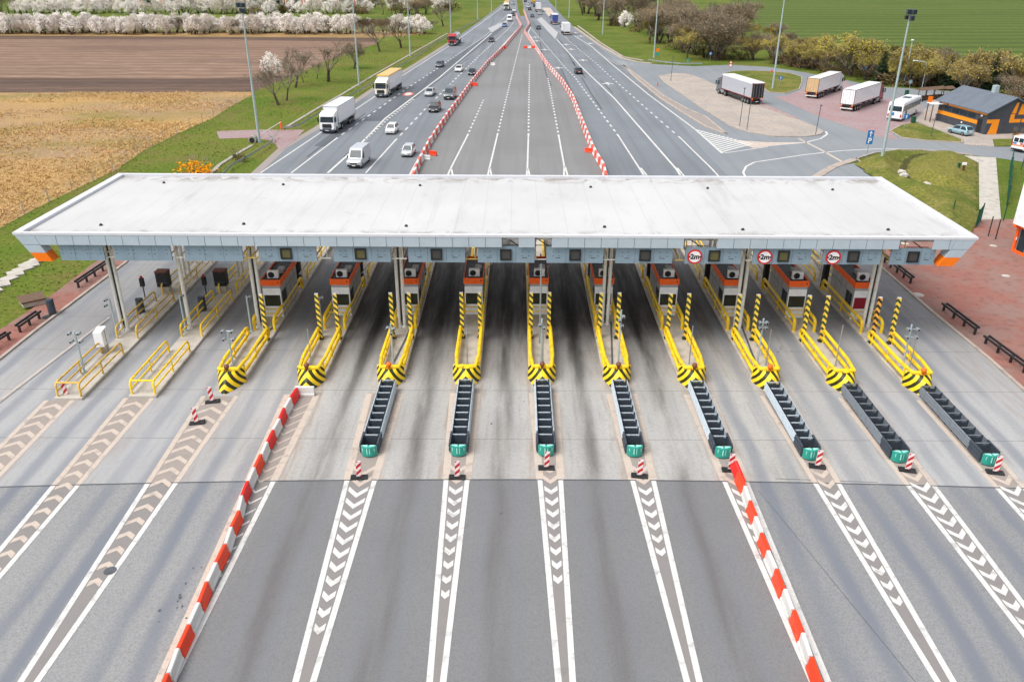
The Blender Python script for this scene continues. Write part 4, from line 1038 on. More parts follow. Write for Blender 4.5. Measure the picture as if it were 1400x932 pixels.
# ------------------------------------------------------------------ plastic road barriers
def barrier(L, h, matn, w=.36, name='road_barrier'):
    m = MB(); pts = [(-w / 2, 0), (-w / 2, .14), (-w * .36, .22), (-w * .27, h - .05), (-w * .2, h), (w * .2, h), (w * .27, h - .05), (w * .36, .22), (w / 2, .14), (w / 2, 0)]
    n = len(pts); a = L / 2 - .015
    m.add([(x, -a, z) for x, z in pts] + [(x, a, z) for x, z in pts], [tuple(range(n)), tuple(range(2 * n - 1, n - 1, -1))] + [(i, n + i, n + (i + 1) % n, (i + 1) % n) for i in range(n)])
    m.box((0, a + .02, h * .55), (.16, .06, h * .5))
    return m.build(name, matn, None, bevel=.02, seg=1)
def walk(pts, step):
    out = []; rem = 0
    for a, b in zip(pts[:-1], pts[1:]):
        a, b = Vector(a), Vector(b); d = b - a; L = d.length; t = rem
        while t < L:
            p = a + d * (t / L); out.append((p.x, p.y, math.atan2(d.y, d.x) - math.pi / 2)); t += step
        rem = t - L
    return out
B_red, B_wht, B_crim = barrier(1.3, .68, 'barrier_red'), barrier(1.3, .68, 'barrier_white'), barrier(1.3, .68, 'barrier_crimson')
used = set()
def inst(src, x, y, rz, z=.05):
    o = src if src.name not in used else src.copy()
    if src.name in used: col.objects.link(o)
    used.add(src.name); put(o, x, y, z, rz); return o
lowL = px((403, 549), (392, 567), (349.5, 653), (336, 683), (325, 721), (308.6, 762), (289, 804), (266, 859), (242, 916), (226, 955))
lowR = px((1012, 668), (1020, 688), (1033, 724), (1048, 766.5), (1066.6, 813), (1088.7, 865), (1108, 919), (1122, 960))
for side, pts in (('left', lowL), ('right', lowR)):
    for k, (x, y, rz) in enumerate(walk(pts, 1.32)):
        red = k % 2 == 0
        src = (B_crim if (k in (0, 2, 4, 8) and side == 'left') else B_red) if red else B_wht
        o = inst(src, x, y, rz + R(random.uniform(-3, 3)))
        tag(o, '%s plastic barrier block in the front line on the %s of the middle lanes' % ('red' if red else 'white', side), 'road barrier', '%s blocks of the %s front barrier line' % ('red' if red else 'white', side))
x, y = at(424, 541); tag(inst(B_wht, x - .3, y, R(90)), 'white plastic barrier block lying crosswise against a chevron nose', 'road barrier')
x, y = at(1006, 655); o = inst(B_crim, x, y, R(14)); o.rotation_euler[0] = R(28); o.location.z = .22; tag(o, 'red barrier block tipped up beside a hazard board', 'road barrier')
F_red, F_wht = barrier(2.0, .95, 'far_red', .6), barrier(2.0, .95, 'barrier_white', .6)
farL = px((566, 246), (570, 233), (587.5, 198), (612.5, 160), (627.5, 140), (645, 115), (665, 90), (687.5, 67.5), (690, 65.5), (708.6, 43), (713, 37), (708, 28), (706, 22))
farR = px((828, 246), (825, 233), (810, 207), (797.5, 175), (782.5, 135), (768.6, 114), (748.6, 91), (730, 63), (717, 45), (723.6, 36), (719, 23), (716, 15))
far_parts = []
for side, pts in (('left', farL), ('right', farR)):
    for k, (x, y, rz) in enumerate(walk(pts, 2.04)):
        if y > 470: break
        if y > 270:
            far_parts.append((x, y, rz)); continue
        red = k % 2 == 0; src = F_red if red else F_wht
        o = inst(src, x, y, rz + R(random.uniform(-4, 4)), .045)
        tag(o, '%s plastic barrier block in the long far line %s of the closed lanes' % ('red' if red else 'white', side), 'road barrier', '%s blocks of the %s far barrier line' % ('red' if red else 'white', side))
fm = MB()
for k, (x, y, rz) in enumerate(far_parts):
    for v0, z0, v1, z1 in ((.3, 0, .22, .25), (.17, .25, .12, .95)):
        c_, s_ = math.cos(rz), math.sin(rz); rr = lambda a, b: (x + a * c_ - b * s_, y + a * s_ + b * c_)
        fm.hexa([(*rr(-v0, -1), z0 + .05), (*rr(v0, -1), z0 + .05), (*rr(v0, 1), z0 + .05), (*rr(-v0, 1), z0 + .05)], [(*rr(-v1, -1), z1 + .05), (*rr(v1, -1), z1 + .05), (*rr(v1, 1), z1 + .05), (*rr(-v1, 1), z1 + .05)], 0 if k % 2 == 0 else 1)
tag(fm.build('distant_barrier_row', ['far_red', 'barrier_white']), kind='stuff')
B3 = {'r': B_red, 'w': B_wht}
extra = [((592, 213), 60, B_red, 'loose red barrier block on the closed lane beside the far left line'), ((583, 219), 75, B_wht, 'white barrier block knocked askew beside the loose red one'), ((649, 118), 80, B_red, 'red barrier block standing out of the far left line'),
         ((674, 90), 70, B_wht, 'white barrier block standing out of the far left line'), ((691, 67), 20, B_red, 'red barrier block doubled beside the far left line'), ((718.5, 66.5), 90, B_red, 'red barrier block at the outer end of the crosswise row on the closed lanes'), ((723.5, 66.5), 90, B_wht, 'white barrier block in the crosswise row on the closed lanes'),
         ((729, 66.5), 90, B_red, 'red barrier block joining the crosswise row to the far right line'), ((805, 209), 60, B_red, 'red barrier block pushed out of the far right line')]
for (a, rz, src, lab) in extra:
    x, y = at(*a); tag(inst(src, x, y, R(rz), .05), lab, 'road barrier')

# ------------------------------------------------------------------ low guard rails on the brick pavements
def low_rail(p, q):
    p, q = Vector(p), Vector(q); L = (q - p).length; t = empty('low_guard_rail', (p.x, p.y, .13), math.atan2(q.y - p.y, q.x - p.x))
    for sd in (-1, 1):
        m = MB(); m.box((L / 2, sd * .2, .62), (L, .09, .16)); m.box((L / 2, sd * .25, .62), (L, .03, .05)); m.build('rail', 'dark', t)
    n = max(3, int(L / 1.35) + 1); src = None
    for k in range(n):
        if src is None:
            m = MB(); m.box((0, 0, .28), (.12, .16, .62)); m.box((0, 0, .58), (.16, .42, .08)); src = m.build('post', 'dark', t); o = src
        else: o = src.copy(); col.objects.link(o)
        o.location = (.1 + (L - .2) * k / (n - 1), 0, 0)
    return t
for (a, b, lab) in [((107, 394), (152, 363), 'longest black low guard rail on the left brick strip, beside the grass'), ((27, 455), (55, 435), 'short black low guard rail on the left brick strip by the dark cabinet'), ((-30, 492), (14, 464), 'black low guard rail cut by the left picture edge'),
                    ((1245, 388), (1200, 352), 'black low guard rail beside the canopy end on the red brick plaza'), ((1333, 458), (1289, 424), 'black low guard rail in the middle of the plaza kerb'), ((1346, 469), (1440, 540), 'black low guard rail nearest the lower right of the brick plaza')]:
    tag(low_rail(at(*a, .13), at(*b, .13)), lab, 'guard rail', 'black low guard rails')
x, y = at(45, 414, .13); t = empty('concrete_chamber', (x, y, .13), R(40)); tag(t, 'square concrete chamber with a dark slab lid beside the brick strip', 'chamber')
MB().box((0, 0, .2), (1.75, 1.75, .4)).build('body', 'slab', t, bevel=.03); MB().box((0, 0, .47), (1.9, 1.9, .14)).build('lid', 'wood', t, bevel=.02)
for (a, r_) in [((66, 433), .45), ((1255, 403), .5), ((1237, 333), .4), ((1375, 377), .35), ((1358, 336), .35)]:
    x, y = at(*a, .13); m = MB().tube((0, 0, 0), (0, 0, .012), r_, n=18); tag(m.build('manhole_cover', 'slab' if a[0] > 1230 else 'dark', None, loc=(x, y, .131)), kind='structure')
# ------------------------------------------------------------------ vehicles (local: front towards -Y, origin on the ground at the middle)
def wheel(parent, x, y, r=.33, w=.22, name='wheel'):
    s = 1 if x > 0 else -1
    m = MB().tube((x - s * w, y, r), (x, y, r), r, n=16); o = m.build(name, 'tyre', parent)
    m = MB().tube((x - s * .03, y, r), (x + s * .012, y, r), r * .62, n=12); m.build('rim', 'rim_metal', o)
    return o
CARS = {  # L, W, H, belt, clear, bonnet_h, (bonnet_end, roof_start, roof_end, tail_end) as fractions of the length from the front, deck height
    'hatch': (4.0, 1.74, 1.48, .92, .20, .78, (.24, .40, .86, .985), .96),
    'sedan': (4.6, 1.80, 1.45, .92, .19, .78, (.26, .42, .72, .86), .98),
    'estate': (4.7, 1.82, 1.47, .93, .19, .79, (.25, .40, .90, .985), .97),
    'suv': (4.5, 1.86, 1.68, 1.05, .24, .95, (.24, .37, .87, .98), 1.06),
    'mini': (3.6, 1.64, 1.52, .95, .20, .82, (.20, .36, .88, .985), .98)}
def car(kind, pnt, label, cat='car', group=None):
    L, W, H, belt, clr, bh, (b1, r0, r1, t1), deck = CARS[kind]
    t = empty('car'); hw = W / 2; y = lambda f: -L / 2 + f * L
    m = MB(); ns = 1
    st = [(0.0, .30, .56, .78), (.025, clr, .66, .93), (.10, clr, bh - .02, .985), (b1, clr, belt - .02, 1.0), (.5, clr, belt, 1.0), (.8, clr, belt + .01, 1.0), (t1 - .01, clr, deck - .01, .985), (.985, clr + .04, deck - .06, .95), (1.0, .34, deck - .26, .86)]
    rings = []
    for f, z0, z1, k in st:
        h = hw * k; rings.append([(-h * .93, y(f), z0), (-h, y(f), z0 + (z1 - z0) * .3), (-h, y(f), z0 + (z1 - z0) * .72), (-h * .9, y(f), z1), (h * .9, y(f), z1), (h, y(f), z0 + (z1 - z0) * .72), (h, y(f), z0 + (z1 - z0) * .3), (h * .93, y(f), z0)])
    n = 8
    for rg in rings: m.v += rg
    for i in range(len(rings) - 1):
        for k in range(n): m.f.append((i * n + k, i * n + (k + 1) % n, (i + 1) * n + (k + 1) % n, (i + 1) * n + k)); m.m.append(0)
    m.f += [tuple(range(n)), tuple(range((len(rings) - 1) * n, len(rings) * n))]; m.m += [0, 0]
    body = m.build('body', pnt, t, bevel=.04, smooth=True)
    # cabin frustum
    zb, zt = belt - .03, H; wb, wt = hw * .93, hw * .74
    lo = [(-wb, y(b1), zb), (wb, y(b1), zb), (wb, y(t1), zb), (-wb, y(t1), zb)]; hi = [(-wt, y(r0), zt - .02), (wt, y(r0), zt - .02), (wt, y(r1), zt - .03), (-wt, y(r1), zt - .03)]
    m = MB().hexa(lo, hi); m.build('cabin', pnt, t, bevel=.05, smooth=True)
    def pane(name, a, b, c, d, ins=.10, off=.022, split=None):
        a, b, c, d = map(Vector, (a, b, c, d)); nrm = (b - a).cross(d - a).normalized(); ct = (a + b + c + d) / 4
        if nrm.dot(ct - Vector((0, y((b1 + t1) / 2), zb + .2))) < 0: nrm = -nrm
        q = [p + (ct - p).normalized() * ins * 1.3 + nrm * off for p in (a, b, c, d)]
        m = MB().quad(*q); 
        return m.build(name, 'glass', t)
    pane('windscreen', lo[0], lo[1], hi[1], hi[0]); pane('rear_window', lo[3], lo[2], hi[2], hi[3])
    for a, b in ((0, 3), (1, 2)):
        m1 = .52; mid = lambda p, q: tuple(p[i] + (q[i] - p[i]) * m1 for i in range(3))
        pane('side_window', lo[a], mid(lo[a], lo[b]), mid(hi[a], hi[b]), hi[a], .075); pane('side_window', mid(lo[a], lo[b]), lo[b], hi[b], mid(hi[a], hi[b]), .075)
    for sd in (-1, 1):
        for f in (.19, .80): wheel(t, sd * (hw + .005), y(f), .315 if kind != 'suv' else .36)
        MB().box((sd * hw * .70, y(.012), .64), (.34, .14, .14), sd * .25).build('headlight', 'headlamp', t, bevel=.02)
        MB().box((sd * hw * .76, y(.992), deck - .2), (.26, .10, .2), -sd * .2).build('tail_light', 'tail', t, bevel=.02)
        MB().box((sd * (hw + .06), y(b1 + .06), belt + .05), (.18, .1, .13)).build('mirror', pnt, t, bevel=.02)
    m = MB(); m.box((0, y(.004), .50), (W * .42, .06, .12)); m.box((0, y(.012), .33), (W * .66, .08, .14)); m.build('grille', 'trim', t)
    MB().box((0, y(-.004), .44), (.5, .02, .11)).build('number_plate', 'plate', t); MB().box((0, y(1.002), .62), (.5, .02, .11)).build('number_plate', 'plate', t)
    MB().box((0, y(.5), clr + .02), (W * .86, L * .9, .1)).build('underbody', 'trim', t)
    return tag(t, label, cat, group)
def van(pnt, label, L=5.6, W=1.98, H=2.5, glazed=False, group=None):
    t = empty('van'); hw = W / 2
    pr = [(-L / 2, .35), (-L / 2 + .02, .85), (-L / 2 + .22, 1.08), (-L / 2 + .85, 1.22), (-L / 2 + 1.75, H - .12), (-L / 2 + 2.1, H), (L / 2 - .1, H - .02), (L / 2 - .02, H - .2), (L / 2, .4), (L / 2 - .1, .3), (-L / 2 + .1, .28)]
    m = MB().prof(pr, -hw, hw)
    m.v = [(x * (1 - .10 * max(0, (z - 1.15) / (H - 1.15))), y_, z) for x, y_, z in m.v]
    m.build('body', pnt, t, bevel=.07, smooth=True, seg=3)
    k = lambda z: 1 - .10 * max(0, (z - 1.15) / (H - 1.15))
    a, b = Vector((0, -L / 2 + .85, 1.22)), Vector((0, -L / 2 + 1.75, H - .12)); d = b - a; nn = Vector((0, -d.z, d.y)).normalized() * .02
    p, q = a + d * .08 + nn, a + d * .84 + nn
    MB().quad((-hw * .86 * k(p.z), p.y, p.z), (hw * .86 * k(p.z), p.y, p.z), (hw * .80 * k(q.z), q.y, q.z), (-hw * .80 * k(q.z), q.y, q.z)).build('windscreen', 'glass', t)
    for sd in (-1, 1):
        X = lambda z: sd * (hw * k(z) + .012)
        z0, z1 = 1.28, 1.98
        MB().add([(X(z0), -L / 2 + 1.15, z0), (X(z0), -L / 2 + 2.1, z0), (X(z1), -L / 2 + 2.1, z1), (X(z1), -L / 2 + 1.75, z1)], [(0, 1, 2, 3)]).build('side_window', 'glass', t)
        if glazed:
            for (a_, b_) in ((2.25, 3.6), (3.75, 5.3)): MB().quad((X(z0), -L / 2 + a_, z0), (X(z0), -L / 2 + b_, z0), (X(z1), -L / 2 + b_, z1), (X(z1), -L / 2 + a_, z1)).build('side_window', 'glass', t)
        for y_ in (-L / 2 + .95, L / 2 - 1.15): wheel(t, sd * (hw + .004), y_, .35)
        MB().box((sd * hw * .74, -L / 2 + .05, .86), (.3, .2, .22), sd * .2).build('headlight', 'headlamp', t, bevel=.03)
        MB().box((sd * hw * .9, L / 2 + .0, 1.15), (.14, .06, .5)).build('tail_light', 'tail', t)
        MB().box((sd * (hw + .14), -L / 2 + 1.2, 1.4), (.16, .12, .26)).build('mirror', 'trim', t, bevel=.02)
        MB().quad((sd * .06, L / 2 + .012, 1.45), (sd * .72, L / 2 + .012, 1.45), (sd * .70, L / 2 + .004, 2.05), (sd * .06, L / 2 + .004, 2.05)).build('rear_window', 'glass', t)
    m = MB(); m.box((0, -L / 2 - .005, .72), (W * .5, .05, .16)); m.build('grille', 'trim', t)
    MB().box((0, -L / 2 - .01, .42), (W * .94, .12, .26)).build('bumper', 'trim', t, bevel=.03); MB().box((0, -L / 2 - .075, .46), (.5, .02, .11)).build('number_plate', 'plate', t)
    MB().box((0, L / 2 + .02, .42), (W * .9, .1, .2)).build('bumper', 'trim', t, bevel=.02)
    return tag(t, label, 'van', group)
def lorry(cab, box, label, L=13.5, roof=None, rear=None, trim='trim', frame=None, cat='lorry', tank=False, bh=2.75, group=None, cabH=3.55, fair=True):
    """articulated lorry: tractor at the -Y end, trailer behind it"""
    t = empty('lorry'); f = -L / 2; W = 2.5; hw = W / 2
    pr = [(f + .0, .5), (f - .0, 1.35), (f + .08, 1.75), (f + .30, 2.85), (f + .62, 3.15), (f + 2.05, cabH), (f + 2.15, cabH - .1), (f + 2.15, .9), (f + 2.0, .5)] if fair else [(f, .5), (f, 1.35), (f + .08, 1.75), (f + .28, 2.85), (f + .5, 3.0), (f + 2.1, 3.05), (f + 2.15, .9), (f + 2.0, .5)]
    m = MB().prof(pr, -hw * .98, hw * .98); m.build('cab', cab, t, bevel=.09, smooth=True, seg=3)
    a, b = Vector((0, f + .08, 1.75)), Vector((0, f + .30, 2.85)); d = b - a; off = Vector((0, -.03, 0))
    p, q = a + d * .04 + off, a + d * .78 + off
    MB().quad((-hw * .88, p.y, p.z), (hw * .88, p.y, p.z), (hw * .85, q.y, q.z), (-hw * .85, q.y, q.z)).build('windscreen', 'glass', t)
    MB().prof([(f - .16, 2.78), (f - .12, 2.72), (f + .3, 2.86), (f + .3, 2.93)], -hw * .86, hw * .86).build('sun_visor', 'trim' if cab != 'p_white' else cab, t)
    MB().box((0, f - .015, 1.25), (W * .62, .07, .62)).build('grille', trim, t, bevel=.02)
    MB().box((0, f - .02, .62), (W * .98, .22, .5)).build('bumper', trim if trim != 'trim' else 'cushion_dark', t, bevel=.05)
    MB().box((0, f - .14, .56), (.52, .02, .12)).build('number_plate', 'plate', t)
    for sd in (-1, 1):
        MB().box((sd * .95, f - .10, .78), (.4, .1, .2)).build('headlight', 'headlamp', t, bevel=.03)
        MB().add([(sd * (hw * .98 + .012), f + .35, 1.8), (sd * (hw * .98 + .012), f + 1.35, 1.8), (sd * (hw * .98 + .012), f + 1.3, 2.6), (sd * (hw * .98 + .012), f + .52, 2.6)], [(0, 1, 2, 3)]).build('side_window', 'glass', t)
        MB().box((sd * (hw + .16), f + .1, 2.2), (.22, .14, .75)).build('mirror', 'trim', t, bevel=.03)
        wheel(t, sd * hw, f + 1.3, .5, .32); wheel(t, sd * hw, f + 4.3, .5, .5)
        for k in range(3 if L > 11 else 2): wheel(t, sd * hw, -f - 3.6 + k * 1.15, .48, .42)
        MB().box((sd * (hw - .3), f + 2.85, .75), (.6, 1.2, .6)).build('fuel_tank', 'steel', t, bevel=.08)
        m = MB(); m.box((sd * (hw - .06), (f + 5.4 - f - 4.2) / 2, .78), (.05, -f - 4.2 - f - 5.4, .42)); m.build('side_guard', 'chassis', t)
        MB().box((sd * .92, -f + .02, .82), (.42, .06, .16)).build('tail_light', 'tail', t)
        MB().box((sd * 1.02, -f + .03, 1.12), (.22, .02, .26)).build('reflector', 'marker_orange', t)
    MB().box((0, .9, .95), (1.0, L - 2.2, .26)).build('chassis', 'chassis', t)
    MB().box((0, -f - .02, .55), (2.3, .12, .18)).build('underrun_bar', 'plate' if rear != 'dark' else 'chassis', t)
    MB().box((0, -f + .05, .58), (.5, .02, .12)).build('number_plate', 'plate', t)
    f2 = f + 2.45; zb, zt = 1.2, 1.2 + bh
    if tank:
        m = MB().tube((0, f2, 2.25), (0, -f - .05, 2.25), 1.05, n=20); m.build('tank', box, t, smooth=True); 
        MB().box((0, (f2 - f) / 2, 3.3), (.6, -f - f2 - .6, .12)).build('walkway', 'steel', t)
    else:
        ct = ((f2 - f - .05) / 2); ln = -f - .05 - f2
        MB().box((0, ct, (zb + zt) / 2), (W, ln, bh)).build('trailer_body', box, t, bevel=.03)
        fr = MB()
        for sd in (-1, 1):
            for y_ in (f2 - .005, -f - .045): fr.box((sd * (hw - .03), y_, (zb + zt) / 2), (.11, .05, bh))
            fr.box((sd * (hw + .005), ct, zb + .06), (.03, ln, .14)); fr.box((sd * (hw + .004), ct, zt - .04), (.03, ln, .09))
        for y_ in (f2 - .006, -f - .046): fr.box((0, y_, zt - .05), (W, .05, .1)); fr.box((0, y_, zb + .05), (W, .05, .1))
        fr.build('trailer_frame', frame or 'steel', t)
        if roof: MB().box((0, ct, zt + .03), (W + .06, ln + .04, .28)).build('trailer_roof', roof, t, bevel=.04)
        for sd in (-1, 1):
            dr = MB().box((sd * hw * .47, -f - .03, (zb + zt) / 2), (hw * .92, .05, bh - .25)).build('rear_door', rear if rear and rear != 'dark' else ('black' if rear == 'dark' else box), t)
            m = MB()
            for xx in (.25, .7): m.tube((sd * hw * xx, -f + .01, zb + .2), (sd * hw * xx, -f + .01, zt - .2), .025, n=5)
            m.build('lock_bar', 'steel', dr)
    return tag(t, label, cat, group)
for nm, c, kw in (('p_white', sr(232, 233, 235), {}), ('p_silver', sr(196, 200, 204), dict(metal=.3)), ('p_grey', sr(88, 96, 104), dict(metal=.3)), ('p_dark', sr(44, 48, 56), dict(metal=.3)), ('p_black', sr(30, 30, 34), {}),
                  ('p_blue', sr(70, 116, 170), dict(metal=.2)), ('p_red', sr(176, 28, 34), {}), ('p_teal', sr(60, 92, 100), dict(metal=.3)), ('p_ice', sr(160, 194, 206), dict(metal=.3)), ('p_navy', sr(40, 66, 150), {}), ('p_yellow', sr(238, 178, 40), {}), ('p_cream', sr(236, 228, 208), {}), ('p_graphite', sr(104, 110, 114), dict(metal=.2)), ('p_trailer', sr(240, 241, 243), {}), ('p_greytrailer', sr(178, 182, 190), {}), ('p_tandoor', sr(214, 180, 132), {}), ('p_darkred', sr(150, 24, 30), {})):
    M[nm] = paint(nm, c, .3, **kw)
def place(o, a, ang, L, away=False, z=.045):
    """a: photo pixel of the ground under the end that faces the camera; ang: heading off the Y axis (radians, + leans right going away)"""
    x, y = at(*a); u = Vector((math.sin(ang), math.cos(ang)))
    put(o, x + u.x * L / 2, y + u.y * L / 2, z, -ang + (math.pi if away else 0)); return o
def angl(p, q):
    a, b = Vector(at(*p)), Vector(at(*q)); d = b - a; return math.atan2(d.x, d.y)
aL = angl((457, 192), (594, 97)); aL2 = angl((539, 194), (621, 110)); aR = angl((931, 190), (840, 110)); aR2 = angl((846, 187), (785, 105)); aF = angl((655, 77), (697, 38))
place(lorry('p_white', 'p_trailer', 'white box lorry nearest the canopy on the left carriageway', 12.4, cabH=3.4), (448, 183.5), aL, 12.4)
place(lorry('p_cream', 'p_trailer', 'white lorry with yellow trailer roof and lettered cab', 14.2, roof='p_yellow', trim='trim'), (521, 134.5), aL, 14.2)
place(lorry('p_red', 'p_silver', 'red tanker lorry with rounded silver tank, far up the left carriageway', 12.0, tank=True), (618, 63.5), aF, 12)
place(van('p_silver', 'white high-roof van in front of the far barrier line, closest vehicle to the canopy', 5.6), (484, 231.5), aL, 5.6)
place(car('mini', 'p_silver', 'silver small hatchback beside the loose red barrier blocks'), (555.5, 216), aL2, 3.6)
place(car('mini', 'p_white', 'white small car behind the white van, left of the dashed line'), (533, 185), aL2, 3.6)
place(car('suv', 'p_dark', 'dark grey crossover ahead of the graphite van'), (592, 155), aL2, 4.5)
place(car('sedan', 'p_silver', 'silver saloon beside the graphite van'), (585.5, 133), aL2, 4.6)
place(van('p_graphite', 'graphite passenger van next to the far left barrier line', 5.4, 1.95, 2.3, True), (613, 137.5), aL2, 5.4)
place(car('hatch', 'p_dark', 'dark hatchback close to the far left barrier line'), (644.5, 104), aL2, 4.0)
place(car('sedan', 'p_white', 'white saloon left of the dark hatchback by the barrier line'), (626, 99.5), aL2, 4.6)
place(car('hatch', 'p_grey', 'dark grey hatchback behind the yellow-roofed lorry'), (599.5, 93), aL, 4.0)
place(car('hatch', 'p_black', 'black hatchback on the lane right of the red tanker'), (671, 58.5), aF, 4.0)
place(car('hatch', 'p_blue', 'blue hatchback beside the white painted gore on the left carriageway'), (689, 37.5), aF, 4.0)
place(van('p_white', 'small distant white van behind the blue hatchback', 5.4), (696, 30), aF, 5.4)
place(lorry('p_cream', 'p_cream', 'distant cream lorry at the head of the left carriageway', 12.5, roof='p_yellow'), (692, 15), aF * .6, 12.5)
place(car('hatch', 'p_white', 'distant white car beside the cream lorry'), (703, 16.5), aF * .6, 4)
place(car('hatch', 'p_dark', 'distant dark car following the small white van'), (701, 22.3), aF * .6, 4)
place(car('sedan', 'p_silver', 'farthest silver car at the top of the left carriageway'), (701, 6.5), 0.02, 4.4)
place(car('sedan', 'p_black', 'black saloon driving away alone on the right carriageway'), (792, 102.5), aR2, 4.6, True)
place(lorry('p_white', 'p_trailer', 'white box lorry driving away behind the blue one', 11, bh=2.7), (775, 49), aR2 * .9, 11, True)
place(lorry('p_navy', 'p_navy', 'blue tarpaulin lorry driving away on the right carriageway', 11, roof='p_trailer', bh=2.6), (759, 34.5), aR2 * .8, 11, True)
place(car('hatch', 'p_teal', 'dark teal hatchback left of the long white gore'), (736.5, 41), aR2, 4, True)
place(car('hatch', 'p_grey', 'grey hatchback near the right barrier bend'), (728, 24.5), aR2 * .7, 4, True)
place(car('sedan', 'p_silver', 'silver saloon behind the far white lorry'), (738.5, 21), aR2 * .7, 4.6, True)
place(lorry('p_white', 'p_trailer', 'far white lorry ahead of the blue tarpaulin lorry', 11), (736.5, 17), aR2 * .7, 11, True)
place(car('hatch', 'p_black', 'far black car left of the distant white lorry'), (724.3, 14.7), aR2 * .5, 4, True)
place(car('hatch', 'p_white', 'far white car ahead of the black one'), (722, 11), aR2 * .4, 4, True)
place(car('sedan', 'p_silver', 'farther pale car beside the yellow lorry'), (722, 7), aR2 * .4, 4.4, True)
place(lorry('p_yellow', 'p_yellow', 'farthest yellow lorry on the right carriageway', 9), (729.7, 6.2), aR2 * .4, 9, True)
place(car('hatch', 'p_dark', 'far dark car behind the yellow lorry'), (731, 10.2), aR2 * .5, 4, True)
place(car('sedan', 'p_dark', 'farthest dark car at the median end'), (718.5, 3.6), aR2 * .3, 4.4, True)
def between(o, rear, front, L, z=.17):
    a, b = Vector(at(*rear, z)), Vector(at(*front, z)); u = (b - a).normalized(); c = a + u * (L / 2)
    put(o, c.x, c.y, z, math.atan2(u.y, u.x) + math.pi / 2); return o
between(lorry('p_graphite', 'p_greytrailer', 'parked lorry with grey trailer, dark rear door and graphite cab', 15.6, roof='p_trailer', rear='dark', frame='p_darkred'), (1034, 143.5), (987, 127), 15.6)
between(lorry('p_white', 'p_trailer', 'parked lorry with tan rear doors and white trailer', 15.8, rear='p_tandoor', frame='rust'), (1108, 135), (1147, 121), 15.8, .05)
between(lorry('p_darkred', 'p_trailer', 'parked lorry with red cab and white trailer doors', 15.8, rear='p_trailer', frame='rust'), (1156, 152.5), (1195, 139), 15.8, .05)
between(car('hatch', 'p_ice', 'pale blue hatchback parked by the orange and charcoal building'), (1326, 186.5), (1307, 182), 4.0, .12)
sv = van('p_white', 'white service van with orange lamps and coloured rear stripes, cut by the right edge', 5.2, 1.95, 2.3, True); between(sv, (1389, 208), (1420, 202), 5.2, .05)
for sd in (-1, 1): MB().box((sd * .6, 2.3, 2.36), (.3, .2, .16)).build('roof_lamp', 'orange', sv, bevel=.03)
m = MB(); m.box((0, 2.612, .98), (1.7, .01, .16)); m.build('rear_stripe', 'orange', sv); MB().box((.5, 2.616, 1.25), (.5, .01, .22)).build('rear_stripe', 'sign_blue', sv); MB().box((-.5, 2.616, 1.25), (.4, .01, .22)).build('rear_stripe', 'sign_red', sv)
for sd in (-1, 1): MB().box((sd * .985, .4, .95), (.012, 3.2, .14)).build('side_stripe', 'orange', sv)
# the coach
t = empty('coach'); L = 11.6; hw = 1.25; f = -L / 2
MB().prof([(f, .4), (f, 1.1), (f + .25, 2.6), (f + .7, 3.15), (L / 2 - .25, 3.15), (L / 2, 2.7), (L / 2, .45), (L / 2 - .1, .35)], -hw, hw).build('body', 'p_white', t, bevel=.1, smooth=True, seg=3)
MB().box((0, .4, 3.2), (2.2, L - 2.2, .16)).build('roof_pod', 'p_trailer', t, bevel=.06); MB().box((0, -.4, 3.32), (1.3, 1.5, .12)).build('roof_hatch', 'cushion_dark', t, bevel=.03)
for sd in (-1, 1):
    for (a, b) in ((f + .7, f + 2.6), (f + 2.75, f + 4.6), (f + 4.75, f + 6.6), (f + 6.75, f + 8.6), (f + 8.75, L / 2 - .5)):
        MB().box((sd * (hw + .008), (a + b) / 2, 2.15), (.02, b - a, .95)).build('side_window', 'glass', t)
    for y_ in (f + 2.6, L / 2 - 3.0): wheel(t, sd * (hw + .004), y_, .48, .32)
    MB().box((sd * (hw + .01), 3.4, 1.0), (.02, .9, 1.2)).build('side_door', 'cushion_dark', t)
    MB().box((sd * 1.05, L / 2 + .01, 1.0), (.22, .04, .5)).build('tail_light', 'tail', t); MB().box((sd * .95, f - .02, .75), (.4, .06, .2)).build('headlight', 'headlamp', t)
    MB().box((sd * 1.4, f + .1, 2.3), (.16, .2, .6)).build('mirror', 'trim', t)
MB().quad((-1.08, L / 2 + .03, 1.75), (1.08, L / 2 + .03, 1.75), (1.05, L / 2 + .0, 2.6), (-1.05, L / 2 + .0, 2.6)).build('rear_window', 'glass', t)
MB().quad((-1.12, f + .02, 1.2), (1.12, f + .02, 1.2), (1.1, f + .22, 2.6), (-1.1, f + .22, 2.6)).build('windscreen', 'glass', t)
MB().box((.45, L / 2 + .02, 1.25), (.8, .02, .5)).build('rear_emblem', 'sign_blue', t); MB().box((0, L / 2 + .03, .6), (.5, .02, .12)).build('number_plate', 'plate', t); MB().box((0, L / 2, .42), (2.3, .12, .2)).build('bumper', 'cushion_dark', t)
tag(t, 'white coach with dark windows parked behind the leaning lamp mast', 'coach'); between(t, (1221, 166), (1252, 151), 11.6, .05)

